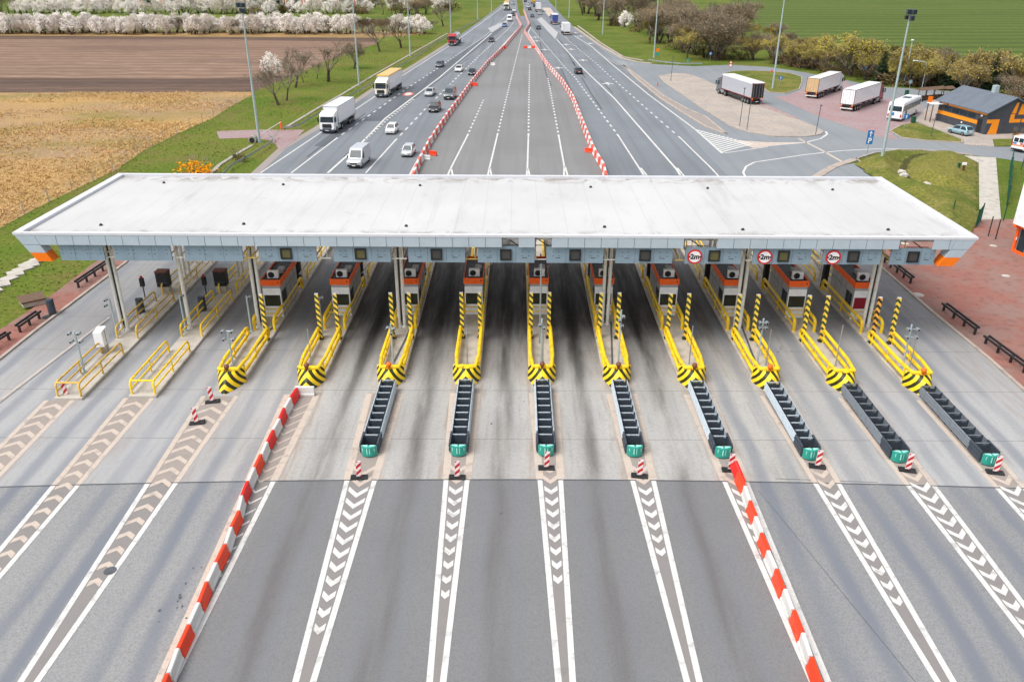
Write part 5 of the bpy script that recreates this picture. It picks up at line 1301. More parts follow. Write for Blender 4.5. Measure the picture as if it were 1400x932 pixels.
# ------------------------------------------------------------------ lamp masts and signs
def mast(h, head='flood'):
    t = empty('lamp_mast')
    MB().tube((0, 0, 0), (0, 0, h), .22, .10, 12).build('mast', 'lamp_steel', t, smooth=True)
    MB().tube((0, 0, 0), (0, 0, .05), .42, n=10).build('base_flange', 'steel', t)
    MB().box((0, 0, 2.0), (.3, .34, .5)).build('service_hatch', 'steel', t, bevel=.02)
    MB().tube((-.5, 0, h), (.5, 0, h), .06, n=6).build('crossbar', 'dark', t)
    for dx, dz in ((-.36, .3), (.36, .26), (.22, -.5)):
        m = MB(); m.box((dx, -.28, h + dz), (.58, .42, .62)); m.box((dx, 0, h + dz - .1), (.12, .3, .3)); hd = m.build('floodlight', 'joint', t, bevel=.05)
        MB().box((dx, -.505, h + dz), (.46, .02, .5)).build('lens', 'glass', hd)
    m = MB(); m.box((-.2, .3, h - .45), (.5, .4, .5)); m.build('floodlight', 'dark', t, bevel=.05)
    return t
m0 = mast(20.0); k = 0
for (a, h, lab) in [((355, 195), 19.6, 'tall lamp mast beside the pink brick crossing on the left bank'), ((1204, 225), 19.6, 'tall lamp mast with dark floodlights on the lawn beside the parking sign'), ((491, 117), 20, 'tall lamp mast behind the yellow-roofed lorry'),
                    ((561, 77), 20, 'tall lamp mast on the left bank by the drainage channel, next after the lorries'), ((616.5, 46), 20, 'lamp mast beside the far left guard rail near the red tanker'), ((653, 26), 20, 'distant lamp mast left of the highway, by the bare wood'), ((672, 18), 20, 'most distant lamp mast left of the highway'),
                    ((1056, 122), 20, 'tall lamp mast on the grass oval between the parked lorries'), ((894, 79), 20, 'lamp mast on the right bank beside orange and green signs'), ((824, 47), 20, 'lamp mast on the right bank in front of the brown wood'), ((778, 25), 20, 'distant lamp mast on the right bank'), ((760, 12), 20, 'most distant lamp mast right of the highway')]:
    o = m0 if k == 0 else copy_tree(m0); k += 1
    x, y = at(*a); put(o, x, y, 0, R(180) if y > 150 else 0, (1, 1, h / 20)); tag(o, lab, 'lamp mast', 'tall lamp masts')
x, y = at(1235, 118); t = empty('lamp_post', (x, y, 0)); tag(t, 'slim lamp post behind the coach with a small round head', 'lamp post')
MB().tube((0, 0, 0), (0, 0, 9.5), .11, .07, 8).build('pole', 'lamp_steel', t, smooth=True); MB().ball((0, 0, 9.6), .35, 10, 6, .5).build('lamp_head', 'white_steel', t, smooth=True)
x, y = at(1260, 122); t = empty('lamp_post', (x, y, 0)); tag(t, 'curved arm lamp post by the picnic tables', 'lamp post')
MB().path([(0, 0, 0), (0, 0, 4.9), (-.2, 0, 5.4), (-.8, 0, 5.65), (-2.2, 0, 5.8)], .09, 8).build('pole', 'lamp_steel', t, smooth=True); MB().box((-2.6, 0, 5.85), (.95, .4, .2)).build('lamp_head', 'white_steel', t, bevel=.07)
def road_sign(a, h, plates, label, cat='sign'):
    """plates: (kind, z, w, hgt, mat)"""
    x, y = at(*a, .12); t = empty('road_sign', (x, y, .1)); tag(t, label, cat)
    MB().tube((0, .05, 0), (0, .05, h), .045, n=7).build('pole', 'steel', t)
    out = []
    for (kd, z, w_, h_, mt) in plates:
        if kd == 'box': o = MB().box((0, 0, z), (w_, .04, h_)).build('sign_plate', mt, t, bevel=.01)
        elif kd == 'disc':
            o = MB().disc((0, 0, z), w_ / 2, 20, .03).build('sign_plate', mt, t)
            if mt == 'sign_red': MB().disc((0, -.012, z), w_ * .36, 20, .01).build('sign_face', 'sign_white', o)
        else:
            o = MB().add([(-w_ / 2, 0, z - h_ / 2), (w_ / 2, 0, z - h_ / 2), (0, 0, z + h_ / 2), (-w_ / 2, .03, z - h_ / 2), (w_ / 2, .03, z - h_ / 2), (0, .03, z + h_ / 2)], [(0, 1, 2), (5, 4, 3), (0, 3, 4, 1), (1, 4, 5, 2), (2, 5, 3, 0)]).build('sign_plate', mt, t)
            MB().add([(-w_ * .3, -.012, z - h_ * .36), (w_ * .3, -.012, z - h_ * .36), (0, -.012, z + h_ * .24)], [(0, 1, 2)]).build('sign_face', 'sign_white', o)
        out.append(o)
    return t, out
t, s = road_sign((1184.5, 216), 3.9, [('box', 3.45, .9, .95, 'sign_blue'), ('box', 2.45, .9, .95, 'sign_blue')], 'blue parking sign with white arrow over a white letter P, at the lawn corner', 'parking sign')
P_ = text_mesh('P', 1.0, .004, .03); P_.materials.append(M['sign_white'])
o = bpy.data.objects.new('lettering', P_); col.objects.link(o); o.parent = s[1]; o.location = (0, -.026, 2.45); o.rotation_euler = (R(90), 0, 0)
m = MB(); m.box((0, -.026, 3.3), (.14, .008, .5)); m.add([(-.26, -.03, 3.5), (.26, -.03, 3.5), (0, -.03, 3.84)], [(0, 1, 2)]); m.build('arrow_mark', 'sign_white', s[0])
def blue_arrow(a, label, h=2.6, letter=None):
    t, s = road_sign(a, h, [('box', h - .4, .8, .8, 'sign_blue')], label)
    m = MB(); m.box((0, -.026, h - .52), (.12, .008, .4)); m.add([(-.22, -.03, h - .38), (.22, -.03, h - .38), (0, -.03, h - .1)], [(0, 1, 2)]); m.build('arrow_mark', 'sign_white', s[0])
blue_arrow((1066, 117), 'small blue sign on the grass oval beside the lamp mast', 2.0); blue_arrow((1236, 176), 'small blue arrow sign at the corner of the grass by the coach', 2.4); blue_arrow((1181.5, 107), 'small blue sign at the wood edge beyond the lorries', 2.8); blue_arrow((970.5, 84), 'dark blue sign at the foot of the brown wood', 2.4)
road_sign((997.5, 102), 3.2, [('tri', 2.9, .95, .85, 'sign_red'), ('disc', 2.1, .85, .85, 'sign_red')], 'red triangle and round sign on one post at the grass oval', 'traffic sign')
road_sign((898.5, 81), 2.6, [('box', 2.35, .9, .8, 'orange'), ('box', 1.35, .9, .8, 'teal')], 'orange over green sign by the lamp mast on the right bank', 'traffic sign')
road_sign((940, 89), 1.6, [('box', 1.3, .7, .6, 'teal')], 'small green sign beside the service road entrance', 'traffic sign')
road_sign((1242, 127), 2.4, [('disc', 2.2, .8, .8, 'signblue')], 'grey-backed round sign by the picnic lawn', 'traffic sign')
for (a, h, lab) in [((1011, 172.5), 6.2, 'thin post with small head, left of two on the tan paving'), ((1021, 178), 7.4, 'taller thin post right of the other on the tan paving'), ((1115, 184), 4.6, 'thin leaning post at the tip of the tan paving'), ((917, 111), 5.2, 'thin post at the upper end of the tan paving'), ((1272.5, 186), 3.4, 'thin post on the grass corner by the building')]:
    x, y = at(*a, .15); m = MB().tube((0, 0, 0), (.15, 0, h), .055, n=6); m.box((.15, 0, h), (.3, .12, .14)); tag(m.build('thin_post', 'joint', None, loc=(x, y, .14)), lab, 'post', 'thin dark posts')
x, y = at(1055, 99, .1); MBm = MB().tube((0, 0, 0), (0, 0, .5), .3, .12, 8); tag(MBm.build('marker_cone', 'sign_red', None, loc=(x, y, .16)), 'small red marker on the far edge of the grass oval', 'marker')
x, y = at(899, 119); m = MB().tube((0, 0, 0), (0, 0, .8), .14, .1, 8); tag(m.build('guide_post', 'far_red', None, loc=(x, y, .15)), 'small red guide post on the divider kerb', 'guide post')
# park and lawn odds and ends
x, y = at(1316, 236, .6); t = empty('info_post', (x, y, .75)); tag(t, 'short brown post with white top on the lawn', 'post'); MB().box((0, 0, .45), (.22, .2, .9)).build('post', 'rust', t); MB().box((0, 0, 1.0), (.5, .3, .34)).build('top', 'sign_white', t, bevel=.03)
x, y = at(1309.5, 234, .6); m = MB().box((0, 0, .4), (.24, .24, .9)); m.box((0, 0, .9), (.3, .3, .1)); tag(m.build('post_box', 'green_bin', None, loc=(x, y, .75)), 'small green post next to the white topped post on the lawn', 'post')
for (a, s_, lab) in [((1267, 253.5), 1.1, 'pale rock in the lower bend of the ditch'), ((1233, 236), .7, 'pale stones where the ditch narrows, upper heap'), ((1236, 240.5), .8, 'pale stones where the ditch narrows, lower heap')]:
    x, y = at(*a, .3); m = MB()
    for k in range(1 if 'rock' in lab else 4): m.ball((random.uniform(-.5, .5) * (k > 0), random.uniform(-.4, .4) * (k > 0), .2), s_ * random.uniform(.55, .8) * (1 if k == 0 else .6), 9, 6, .6)
    m.v = [(a_ + random.uniform(-.1, .1), b + random.uniform(-.1, .1), c + random.uniform(-.06, .06)) for a_, b, c in m.v]
    tag(m.build('rock', 'rock', None, loc=(x, y, .15)), lab, 'rock', 'pale rocks of the ditch')
x, y = at(90, 180); x, y = at(345, 196); m = MB().tube((0, 0, 0), (0, 1.2, 0), .62, n=14); m.tube((0, -.01, 0), (0, .05, 0), .42, n=14, mi=1); tag(m.build('culvert_pipe', ['ditch', 'black'], None, loc=(x, y, .45)), 'round concrete culvert mouth at the pink crossing', 'culvert')
# orange bollard with a white swing arm at the crossing
x, y = at(385, 176.5); t = empty('field_gate', (x, y, 0)); tag(t, 'white swing arm barrier with an orange post at the field crossing', 'gate')
MB().box((0, 0, .6), (.3, .3, 1.25)).build('post', 'band', t, bevel=.02); gx, gy = at(357, 184.5, .9); MB().tube((0, 0, 1.15), (gx - x, gy - y, 1.0), .06, n=6).build('swing_arm', 'white_steel', t)

# ------------------------------------------------------------------ guard rails, fences
def guardrail(pts, label, step=3.4, end=True):
    pts = [Vector(p) for p in pts]; t = empty('guard_rail', (pts[0].x, pts[0].y, 0)); o0 = pts[0]
    m = MB(); off = []
    for i, p in enumerate(pts):
        d = ((pts[min(i + 1, len(pts) - 1)] - pts[max(i - 1, 0)])).normalized(); off.append(Vector((-d.y, d.x)))
    prof_ = [(.0, .50), (.05, .54), (.05, .60), (0, .64), (.05, .68), (.05, .75), (0, .79), (-.03, .79), (-.03, .50)]
    n = len(prof_)
    for p, q in zip(pts, off): m.v += [(p.x - o0.x + q.x * a, p.y - o0.y + q.y * a, z) for a, z in prof_]
    for i in range(len(pts) - 1):
        for k in range(n): m.f.append((i * n + k, i * n + (k + 1) % n, (i + 1) * n + (k + 1) % n, (i + 1) * n + k)); m.m.append(0)
    m.build('rail', 'steel', t); src = None
    L = sum((b - a).length for a, b in zip(pts[:-1], pts[1:])); step = max(step, L / 96)
    for (x, y, rz) in walk([tuple(p) for p in pts], step):
        if src is None: src = MB().box((0, 0, .36), (.1, .07, .74)).build('post', 'steel', t); o = src
        else: o = src.copy(); col.objects.link(o)
        o.location = (x - o0.x, y - o0.y, 0); o.rotation_euler = (0, 0, rz)
    return tag(t, label, 'guard rail')
guardrail(px((388, 180), (400, 178.5), (412, 174.5), (432, 162), (485, 131), (510, 117), (552, 90), (600, 59), (655, 28)), 'long galvanised guard rail along the left carriageway, from the pink crossing to the distance')
guardrail(px((300, 250), (317, 232), (347, 215), (366, 203), (373, 197), (374, 193), (369, 191.5)), 'short galvanised guard rail curling at the pink crossing, beside the lamp mast')
guardrail(px((886, 85), (905, 88), (930, 90.5), (960, 90.5)), 'short guard rail at the green sign of the service road entrance')
t = empty('wire_fence', (0, 0, 0)); tag(t, 'thin wire fence with grey posts between the dry meadow and the green bank', 'fence')
src = None; fl_ = px((-40, 332), (45, 287), (107, 257), (160, 232), (195, 207), (245, 182), (290, 162), (317, 145), (345, 130), (385, 112), (440, 88), (512, 62))
for (x, y, rz) in walk(fl_, 5.0):
    if src is None: src = MB().box((0, 0, .8), (.09, .08, 1.6)).build('post', 'kerb', t); o = src
    else: o = src.copy(); col.objects.link(o)
    o.location = (x, y, 0)
m = MB()
for z in (.5, 1.0, 1.45): m.path([(a, b, z) for a, b in fl_], .012, 3)
m.build('wire', 'joint', t)
def mesh_fence(pts, h, label):
    t = empty('mesh_fence', (0, 0, .1)); tag(t, label, 'fence', 'green mesh fences'); 
    for a, b in zip(pts[:-1], pts[1:]):
        a, b = Vector(a), Vector(b); d = b - a; L = d.length; ang = math.atan2(d.y, d.x); c = (a + b) / 2
        m = MB()
        for k in range(int(L / .10) + 1):
            p = a + d * min(1, k * .10 / L); m.box((p.x, p.y, h / 2), (.022, .022, h), ang)
        for z in (.1, h * .35, h * .65, h - .04): m.box((c.x, c.y, z), (L, .04, .05), ang)
        m.build('mesh_panel', 'green_mesh', t)
    for p in pts: MB().box((p[0], p[1], h / 2 + .05), (.09, .09, h + .12)).build('post', 'green_mesh', t)
fx = [at(1376, 280, .1), at(1377.5, 265, .1), at(1379, 250, .1), at(1380, 238, .1), at(1381, 228, .1)]
mesh_fence(fx, 2.1, 'long dark green mesh fence right of the concrete footpath'); mesh_fence([at(1333.5, 312, .1), at(1340, 303, .1)], 2.0, 'short dark green mesh fence panel at the foot of the path')
for (a, lab) in [((1300.5, 299), 'short green post at the lawn edge by the canopy corner'), ((1371.5, 302), 'thin green post right of the path end'), ((1351, 323), 'thin black post on the red bricks, left of the pair'), ((1361, 327), 'thin black post on the red bricks, right of the pair'), ((1396, 233), 'green fence post at the far right lawn')]:
    x, y = at(*a, .13); m = MB().box((0, 0, 1.05), (.08, .08, 2.1)); m.box((0, 0, 2.11), (.1, .1, .03)); tag(m.build('fence_post', 'green_mesh' if 'green' in lab else 'dark', None, loc=(x, y, .13)), lab, 'post', 'thin fence posts')

# ------------------------------------------------------------------ charcoal and orange rest building
A = Vector(at(1345, 184, .12)); B = Vector(at(1281, 165, .12)); u = (B - A).normalized(); v = Vector((u.y, -u.x)); LB = (B - A).length + .4
rb = empty('rest_building', (A.x, A.y, .12), math.atan2(v.y, v.x)); tag(rb, 'charcoal rest building with orange panels and a grey pitched roof', 'building')
eh, rh, BW = 3.5, 5.6, 8.4        # local x runs along the gable wall, y along the long wall
m = MB(); m.add([(0, 0, 0), (BW, 0, 0), (BW, 0, eh), (BW * .5, 0, rh), (0, 0, eh), (0, LB, 0), (BW, LB, 0), (BW, LB, eh), (BW * .5, LB, rh), (0, LB, eh)],
                [(0, 1, 2, 3, 4), (9, 8, 7, 6, 5), (0, 4, 9, 5), (1, 6, 7, 2), (4, 3, 8, 9), (3, 2, 7, 8)]); wall_ = m.build('wall', 'charcoal', rb)
m = MB()
for z in (.45, .9, 1.35, 1.8, 2.25, 2.7, 3.15): m.box((BW / 2, -.006, z), (BW, .012, .018)); m.box((-.006, LB / 2, z), (.012, LB, .018))
m.build('cladding_joint', 'dark', wall_)
sl_ = (rh - eh) / (BW / 2); e = .45
for sd in (0, 1):
    xa, xb = (-e, BW / 2) if sd == 0 else (BW + e, BW / 2)
    za = eh - e * sl_ + .03; zb_ = rh + .03
    m = MB(); m.hexa([(xa, -e, za), (xb, -e, zb_), (xb, LB + e, zb_), (xa, LB + e, za)], [(xa, -e, za + .16), (xb, -e, zb_ + .16), (xb, LB + e, zb_ + .16), (xa, LB + e, za + .16)])
    rf = m.build('roof', 'grey_roof', rb)
    s2 = MB()
    for k in range(26):
        y_ = -e + (LB + 2 * e) * k / 25; s2.hexa([(xa, y_ - .02, za + .162), (xb, y_ - .02, zb_ + .162), (xb, y_ + .02, zb_ + .162), (xa, y_ + .02, za + .162)], [(xa, y_ - .02, za + .2), (xb, y_ - .02, zb_ + .2), (xb, y_ + .02, zb_ + .2), (xa, y_ + .02, za + .2)])
    s2.build('standing_seam', 'grey_roof', rf)
ch = MB().box((BW * .5 + .2, LB * .42, rh + .6), (.8, .8, 1.3)).build('chimney', 'lamp_steel', rf, bevel=.03)
def op(pts, nm='orange_panel', mt='bldg_orange', d=.03):
    m = MB(); n = len(pts); m.add([(a, -d, b) for a, b in pts] + [(a, .0, b) for a, b in pts], [tuple(range(n)), tuple(range(2 * n - 1, n - 1, -1))] + [(i, n + i, n + (i + 1) % n, (i + 1) % n) for i in range(n)]); return m.build(nm, mt, rb)
op([(.55, 0.02), (2.2, .02), (2.2, 2.35), (.0, 2.35), (.0, 1.75), (1.0, 1.75)])
op([(4.0, 1.75), (6.0, 1.75), (6.0, 2.3), (4.75, 2.3), (4.75, 3.1), (4.0, 3.1)]); op([(4.1, 3.2), (4.85, 3.2), (5.0, 4.95), (4.6, 4.85)]); op([(6.2, 1.75), (8.3, 1.75), (8.3, 2.3), (6.2, 2.3)]); op([(5.3, 3.0), (8.2, 3.0), (8.1, 3.5), (5.6, 4.75)])
def lp(y0_, y1_, z0_, z1_, mt, nm, d=.03): return MB().box((-d / 2, (y0_ + y1_) / 2, (z0_ + z1_) / 2), (d, y1_ - y0_, z1_ - z0_)).build(nm, mt, rb)
lp(2.2, LB - .1, 1.25, 1.85, 'bldg_orange', 'orange_panel'); lp(.3, LB * .8, 2.95, 3.2, 'bldg_orange', 'orange_panel'); lp(LB * .84, LB - .8, 2.95, 3.2, 'bldg_orange', 'orange_panel')
for k in range(4): lp(2.8 + k * 2.1, 4.7 + k * 2.1, 2.05, 2.75, 'glass', 'window', .02)
lp(1.0, 2.1, .02, 2.2, 'black', 'door', .02)
m = MB(); m.box((-1.0, LB - .6, 3.0), (2.4, 1.8, .1)); cn = m.build('porch_roof', 'p_trailer', rb)
for (x_, y_) in ((-2.0, LB - 1.3), (-2.0, LB + .1)): MB().box((x_, y_, 1.5), (.12, .12, 3.0)).build('porch_post', 'rust', rb)
MB().ball((-.2, 1.2, 2.75), .16, 8, 6).build('wall_lamp', 'sign_white', rb); MB().ball((-.2, 5.6, .9), .14, 8, 6).build('wall_lamp', 'sign_white', rb)
# picnic tables, bins
def picnic():
    t = empty('picnic_table'); m = MB()
    MB().box((0, 0, .75), (1.9, .8, .07)).build('table_top', 'wood', t)
    for sd in (-1, 1): MB().box((0, sd * .72, .44), (1.9, .3, .06)).build('bench_seat', 'wood', t); MB().box((sd * .7, 0, .37), (.1, 1.3, .74)).build('leg', 'wood', t)
    m = MB().hexa([(-1.2, -1.0, 2.0), (1.2, -1.0, 2.0), (1.2, 1.0, 2.0), (-1.2, 1.0, 2.0)], [(-1.1, -.05, 2.45), (1.1, -.05, 2.45), (1.1, .05, 2.45), (-1.1, .05, 2.45)]); m.build('shelter_roof', 'wood', t)
    for sx in (-1, 1): MB().box((sx * 1.0, 0, 1.05), (.1, .1, 2.1)).build('shelter_post', 'wood', t)
    return t
pc = picnic()
for k, a in enumerate([(1259, 137), (1270, 136), (1281, 135), (1293, 135)]):
    o = pc if k == 0 else copy_tree(pc); x, y = at(*a, .1); put(o, x, y, .1, R(25)); tag(o, ('leftmost', 'second', 'third', 'rightmost')[k] + ' small roofed picnic table beyond the coach', 'picnic table', 'roofed picnic tables')
x, y = at(1271, 141, .1); m = MB().box((0, 0, .6), (.8, .3, 1.2)); m.box((0, 0, 1.22), (.86, .36, .06)); tag(m.build('litter_bin', 'orange', None, loc=(x, y, .1)), 'orange box bin in front of the picnic tables', 'bin')
for a, lab in (((1248, 168), 'green waste bin at the coach corner'), ((1239, 131), 'green waste bin behind the coach')):
    x, y = at(*a, .14); t = empty('waste_bin', (x, y, .14)); tag(t, lab, 'bin'); MB().box((0, 0, .5), (.6, .7, 1.0)).build('body', 'green_bin', t, bevel=.04); MB().box((0, 0, 1.05), (.66, .76, .1)).build('lid', 'green_bin', t, bevel=.03)
# white operations building at the right edge
C0 = Vector(at(1381, 342, .13)); C1 = Vector(at(1401, 351.5, .13)); ob = empty('plaza_building', (C0.x, C0.y, .13), math.atan2(C1.y - C0.y, C1.x - C0.x)); tag(ob, 'white plaza building with an orange door frame, cut by the right edge', 'building')
MB().box((8.85, 6.1, 5.2), (18.0, 13.0, 4.9)).build('upper_wall', 'white_wall', ob, bevel=.02)
MB().box((6.5, 6.2, 1.4), (12.0, 12.0, 2.8)).build('lower_wall', 'grey_panel', ob)
m = MB(); m.box((.25, .15, 1.35), (.3, .3, 2.7)); m.box((.25, -.0, 2.62), (.34, 1.0, .25)); m.box((3.5, .1, 2.6), (6.5, .3, .3)); m.box((3.4, .1, .12), (6.3, .3, .24)); m.box((.3, 3.0, 2.6), (.3, 6.0, .3)); fr2 = m.build('door_frame', 'band', ob)
for k in range(5):
    d_ = MB().box((1.1 + k * 1.25, .16, 1.35), (1.15, .06, 2.2)).build('glass_door', 'glass', ob); m = MB()
    for dx in (-.56, .56): m.box((1.1 + k * 1.25 + dx, .12, 1.35), (.07, .06, 2.2))
    m.build('frame', 'steel', d_)
MB().box((.45, -.05, 1.35), (.1, .06, .24)).build('intercom', 'sign_white', ob)

# ------------------------------------------------------------------ houses behind the blossom
def house(w_, d_, h_, seed):
    t = empty('row_house'); rnd = random.Random(seed)
    m = MB(); m.add([(-w_ / 2, 0, 0), (w_ / 2, 0, 0), (w_ / 2, d_, 0), (-w_ / 2, d_, 0), (-w_ / 2, 0, h_), (w_ / 2, 0, h_), (w_ / 2, d_, h_), (-w_ / 2, d_, h_), (-w_ / 2, d_ / 2, h_ + 2.6), (w_ / 2, d_ / 2, h_ + 2.6)],
                    [(0, 1, 5, 4), (1, 2, 6, 9, 5), (2, 3, 7, 6), (3, 0, 4, 8, 7), (4, 5, 9, 8), (6, 7, 8, 9)]); m.build('wall', 'house_wall', t)
    for sg, y0_ in ((0, -.4), (1, d_ + .4)):
        m = MB(); z0_ = h_ - .15; m.hexa([(-w_ / 2 - .2, y0_, z0_), (w_ / 2 + .2, y0_, z0_), (w_ / 2 + .2, d_ / 2, h_ + 2.65), (-w_ / 2 - .2, d_ / 2, h_ + 2.65)], [(-w_ / 2 - .2, y0_, z0_ + .2), (w_ / 2 + .2, y0_, z0_ + .2), (w_ / 2 + .2, d_ / 2, h_ + 2.85), (-w_ / 2 - .2, d_ / 2, h_ + 2.85)]); m.build('roof', 'house_roof', t)
    m = MB().box((0, -.9, 2.55), (w_ * .62, 1.8, .16)); m.build('porch_roof', 'house_roof', t)
    d0 = MB().box((-w_ * .36, -.03, 1.15), (1.1, .08, 2.3)).build('door', 'house_orange', t)
    for (x_, z_, ww, hh) in ((w_ * .08, 1.3, 2.4, 2.0), (-w_ * .25, 4.0, 1.3, 1.4), (w_ * .22, 4.0, 1.6, 1.4)):
        if z_ + hh / 2 < h_: wd = MB().box((x_, -.02, z_), (ww, .06, hh)).build('window', 'rim', t); MB().box((x_, -.05, z_), (ww - .16, .02, hh - .16)).build('pane', 'glass', wd)
    MB().box((w_ * .41, -.025, 1.5), (.7, .07, 3.0)).build('shutter', 'house_orange', t)
    return t
hs0 = house(11.5, 9, 5.4, 1); k = 0
for cxp in (118, 146, 174, 202, 230, 355, 378, 402, 426, 450, 474, 498):
    o = hs0 if k == 0 else copy_tree(hs0); k += 1
    x, y = at(cxp, 7.0); put(o, x, y, 0, R(-1.5)); tag(o, 'white row house with orange door, behind the rear blossom hedge', 'house', 'white row houses at the far left')

# ------------------------------------------------------------------ trees
def branch(mb, tips, p, d, L, r, depth, rnd, spread, n=4, up=.15, kids_=3):
    q = p + d * L
    mb.tube(p, q, r, r * .62, n, False)
    if depth == 0: tips.append((q, d)); return
    for k in range(kids_ + (1 if rnd.random() < .35 else 0)):
        a = Vector((rnd.gauss(0, 1), rnd.gauss(0, 1), rnd.gauss(0, 1))); a = (a - d * a.dot(d)).normalized()
        nd = (d + a * spread * rnd.uniform(.6, 1.25) + Vector((0, 0, up))).normalized()
        s_ = p + d * L * rnd.uniform(.55, 1.0) if k else q
        branch(mb, tips, s_, nd, L * rnd.uniform(.58, .82), r * .58, depth - 1, rnd, spread, 3, up, kids_)
def quads(mb, c, rad, n, size, rnd, flat=1.0):
    for _ in range(n):
        o = Vector((rnd.gauss(0, .5), rnd.gauss(0, .5), rnd.gauss(0, .5) * flat)) * rad
        a = Vector((rnd.gauss(0, 1), rnd.gauss(0, 1), rnd.gauss(0, 1))).normalized(); b = a.orthogonal().normalized(); s_ = size * rnd.uniform(.6, 1.3)
        p = c + o; mb.add([p - a * s_, p + b * s_ * .55, p + a * s_, p - b * s_ * .55], [(0, 1, 2, 3)])
def tree_meshes(kind, seed):
    rnd = random.Random(seed); tr = MB(); cr = MB(); tips = []
    if kind in ('bare', 'brown', 'budding'):
        h = 8.0; stems = 1 if kind == 'bare' else rnd.choice((1, 2, 3))
        for s_ in range(stems):
            lean = Vector((rnd.gauss(0, .12), rnd.gauss(0, .12), 1)).normalized() if stems == 1 else Vector((rnd.gauss(0, .35), rnd.gauss(0, .35), 1)).normalized()
            p = Vector((rnd.gauss(0, .25) * (stems > 1), rnd.gauss(0, .25) * (stems > 1), -.1)); hl_ = h * (.30 if kind == 'bare' else .24); q = p + lean * hl_
            tr.tube(p, q, .2, .13, 7, False)
            for k in range(5 if kind == 'bare' else 4):
                a = 2 * math.pi * (k + rnd.random() * .6) / 4.5; d = Vector((math.cos(a) * .62, math.sin(a) * .62, 1)).normalized() if k < 4 else lean
                st = p + lean * hl_ * rnd.uniform(.62, 1.0)
                branch(cr, tips, st, d, h * rnd.uniform(.2, .27), .085, 3, rnd, .5, 4, .12)
        for (q, d) in tips:
            for _ in range(6):
                e = (d + Vector((rnd.gauss(0, .5), rnd.gauss(0, .5), rnd.gauss(0, .4) + .15))).normalized() * rnd.uniform(.5, 1.0); s_ = e.orthogonal().normalized() * .018
                cr.add([q - s_, q + s_, q + e], [(0, 1, 2)])
        if kind == 'budding':
            lv = MB()
            for (q, d) in tips:
                if rnd.random() < .8: quads(lv, q + d * .2, .55, 14, .14, rnd)
            return tr, cr, lv
        if kind == 'brown':
            lv = MB()
            for (q, d) in tips:
                if rnd.random() < .7: quads(lv, q + d * .2, .6, 6, .11, rnd)
            return tr, cr, lv
        return tr, cr, None
    if kind == 'blossom':
        for s_ in range(4):
            d = Vector((rnd.gauss(0, .4), rnd.gauss(0, .4), 1)).normalized(); tr.tube((rnd.gauss(0, .2), rnd.gauss(0, .2), -.1), d * 1.6, .12, .07, 5, False)
            branch(cr, tips, d * 1.5, d, 1.5, .06, 2, rnd, .6, 3, .1)
        lv = MB(); cl = []
        for _ in range(58):
            a = rnd.uniform(0, 2 * math.pi); z = rnd.betavariate(1.6, 1.3); rr = 2.3 * math.sqrt(max(.05, 1 - (2 * z - .75) ** 2)) * math.sqrt(rnd.uniform(.25, 1))
            quads(lv, Vector((math.cos(a) * rr, math.sin(a) * rr, .7 + z * 4.0)), .55, 34, .15, rnd)
        return tr, cr, lv
    if kind == 'shrub':
        for s_ in range(6):
            d = Vector((rnd.gauss(0, .5), rnd.gauss(0, .5), 1)).normalized(); tr.tube((rnd.gauss(0, .3), rnd.gauss(0, .3), -.1), d * 1.0, .06, .03, 4, False)
            branch(cr, tips, d * .9, d, .9, .035, 2, rnd, .7, 3, .1)
        lv = MB()
        for _ in range(26):
            a = rnd.uniform(0, 2 * math.pi); rr = 1.5 * math.sqrt(rnd.random()); quads(lv, Vector((math.cos(a) * rr, math.sin(a) * rr, .3 + rnd.random() * 1.9 * (1 - rr / 2.4))), .45, 18, .13, rnd)
        return tr, cr, lv
    if kind == 'conifer':
        tr.tube((0, 0, -.1), (0, 0, 8.2), .17, .02, 7, False); lv = MB()
        for k in range(30):
            z = .5 + k * .26; rr = (8.6 - z) * .30 * rnd.uniform(.85, 1.1)
            for j in range(13):
                a = 2 * math.pi * (j + rnd.random()) / 13; r_ = rr * rnd.uniform(.7, 1.1); c, s_ = math.cos(a), math.sin(a); wd = .22 + .1 * r_
                t_ = Vector((c * r_, s_ * r_, z - .32 * r_ + .15)); b = Vector((c * .05, s_ * .05, z + .1)); sd = Vector((-s_, c, 0)) * wd; m_ = b.lerp(t_, .6)
                lv.add([b, m_ + sd, t_, m_ - sd], [(0, 1, 2, 3)])
        return tr, None, lv
def make_tree(kind, seed, leafmat, twig, name):
    tr, cr, lv = tree_meshes(kind, seed); t = empty(name)
    tr.build('trunk', 'bark', t)
    if cr is not None and lv is not None: 
        b = len(cr.v); cr.m = [0] * len(cr.f); cr.v += lv.v; cr.f += [[b + i for i in f] for f in lv.f]; cr.m += [1] * len(lv.f); cr.build('crown', [twig, leafmat], t)
    elif lv is not None: lv.build('crown', leafmat, t)
    else: cr.build('crown', twig, t)
    return t
PR = {'bare': [make_tree('bare', s_, None, 'twig', 'bare_tree') for s_ in (1, 2, 3)], 'brown': [make_tree('brown', s_, 'brownbuds', 'twig', 'bare_tree') for s_ in (4, 5, 6)],
      'budding': [make_tree('budding', s_, 'budding', 'twig', 'budding_tree') for s_ in (7, 8)], 'blossom': [make_tree('blossom', s_, 'blossom', 'twig_dark', 'blossom_tree') for s_ in (9, 10, 11)],
      'shrub': [make_tree('shrub', s_, 'shrub', 'twig', 'shrub') for s_ in (12, 13)], 'conifer': [make_tree('conifer', 14, 'conifer', 'twig', 'conifer')], 'forsythia': [make_tree('shrub', 15, 'forsythia', 'twig', 'forsythia_bush')]}
tused = set(); tr_rnd = random.Random(5)
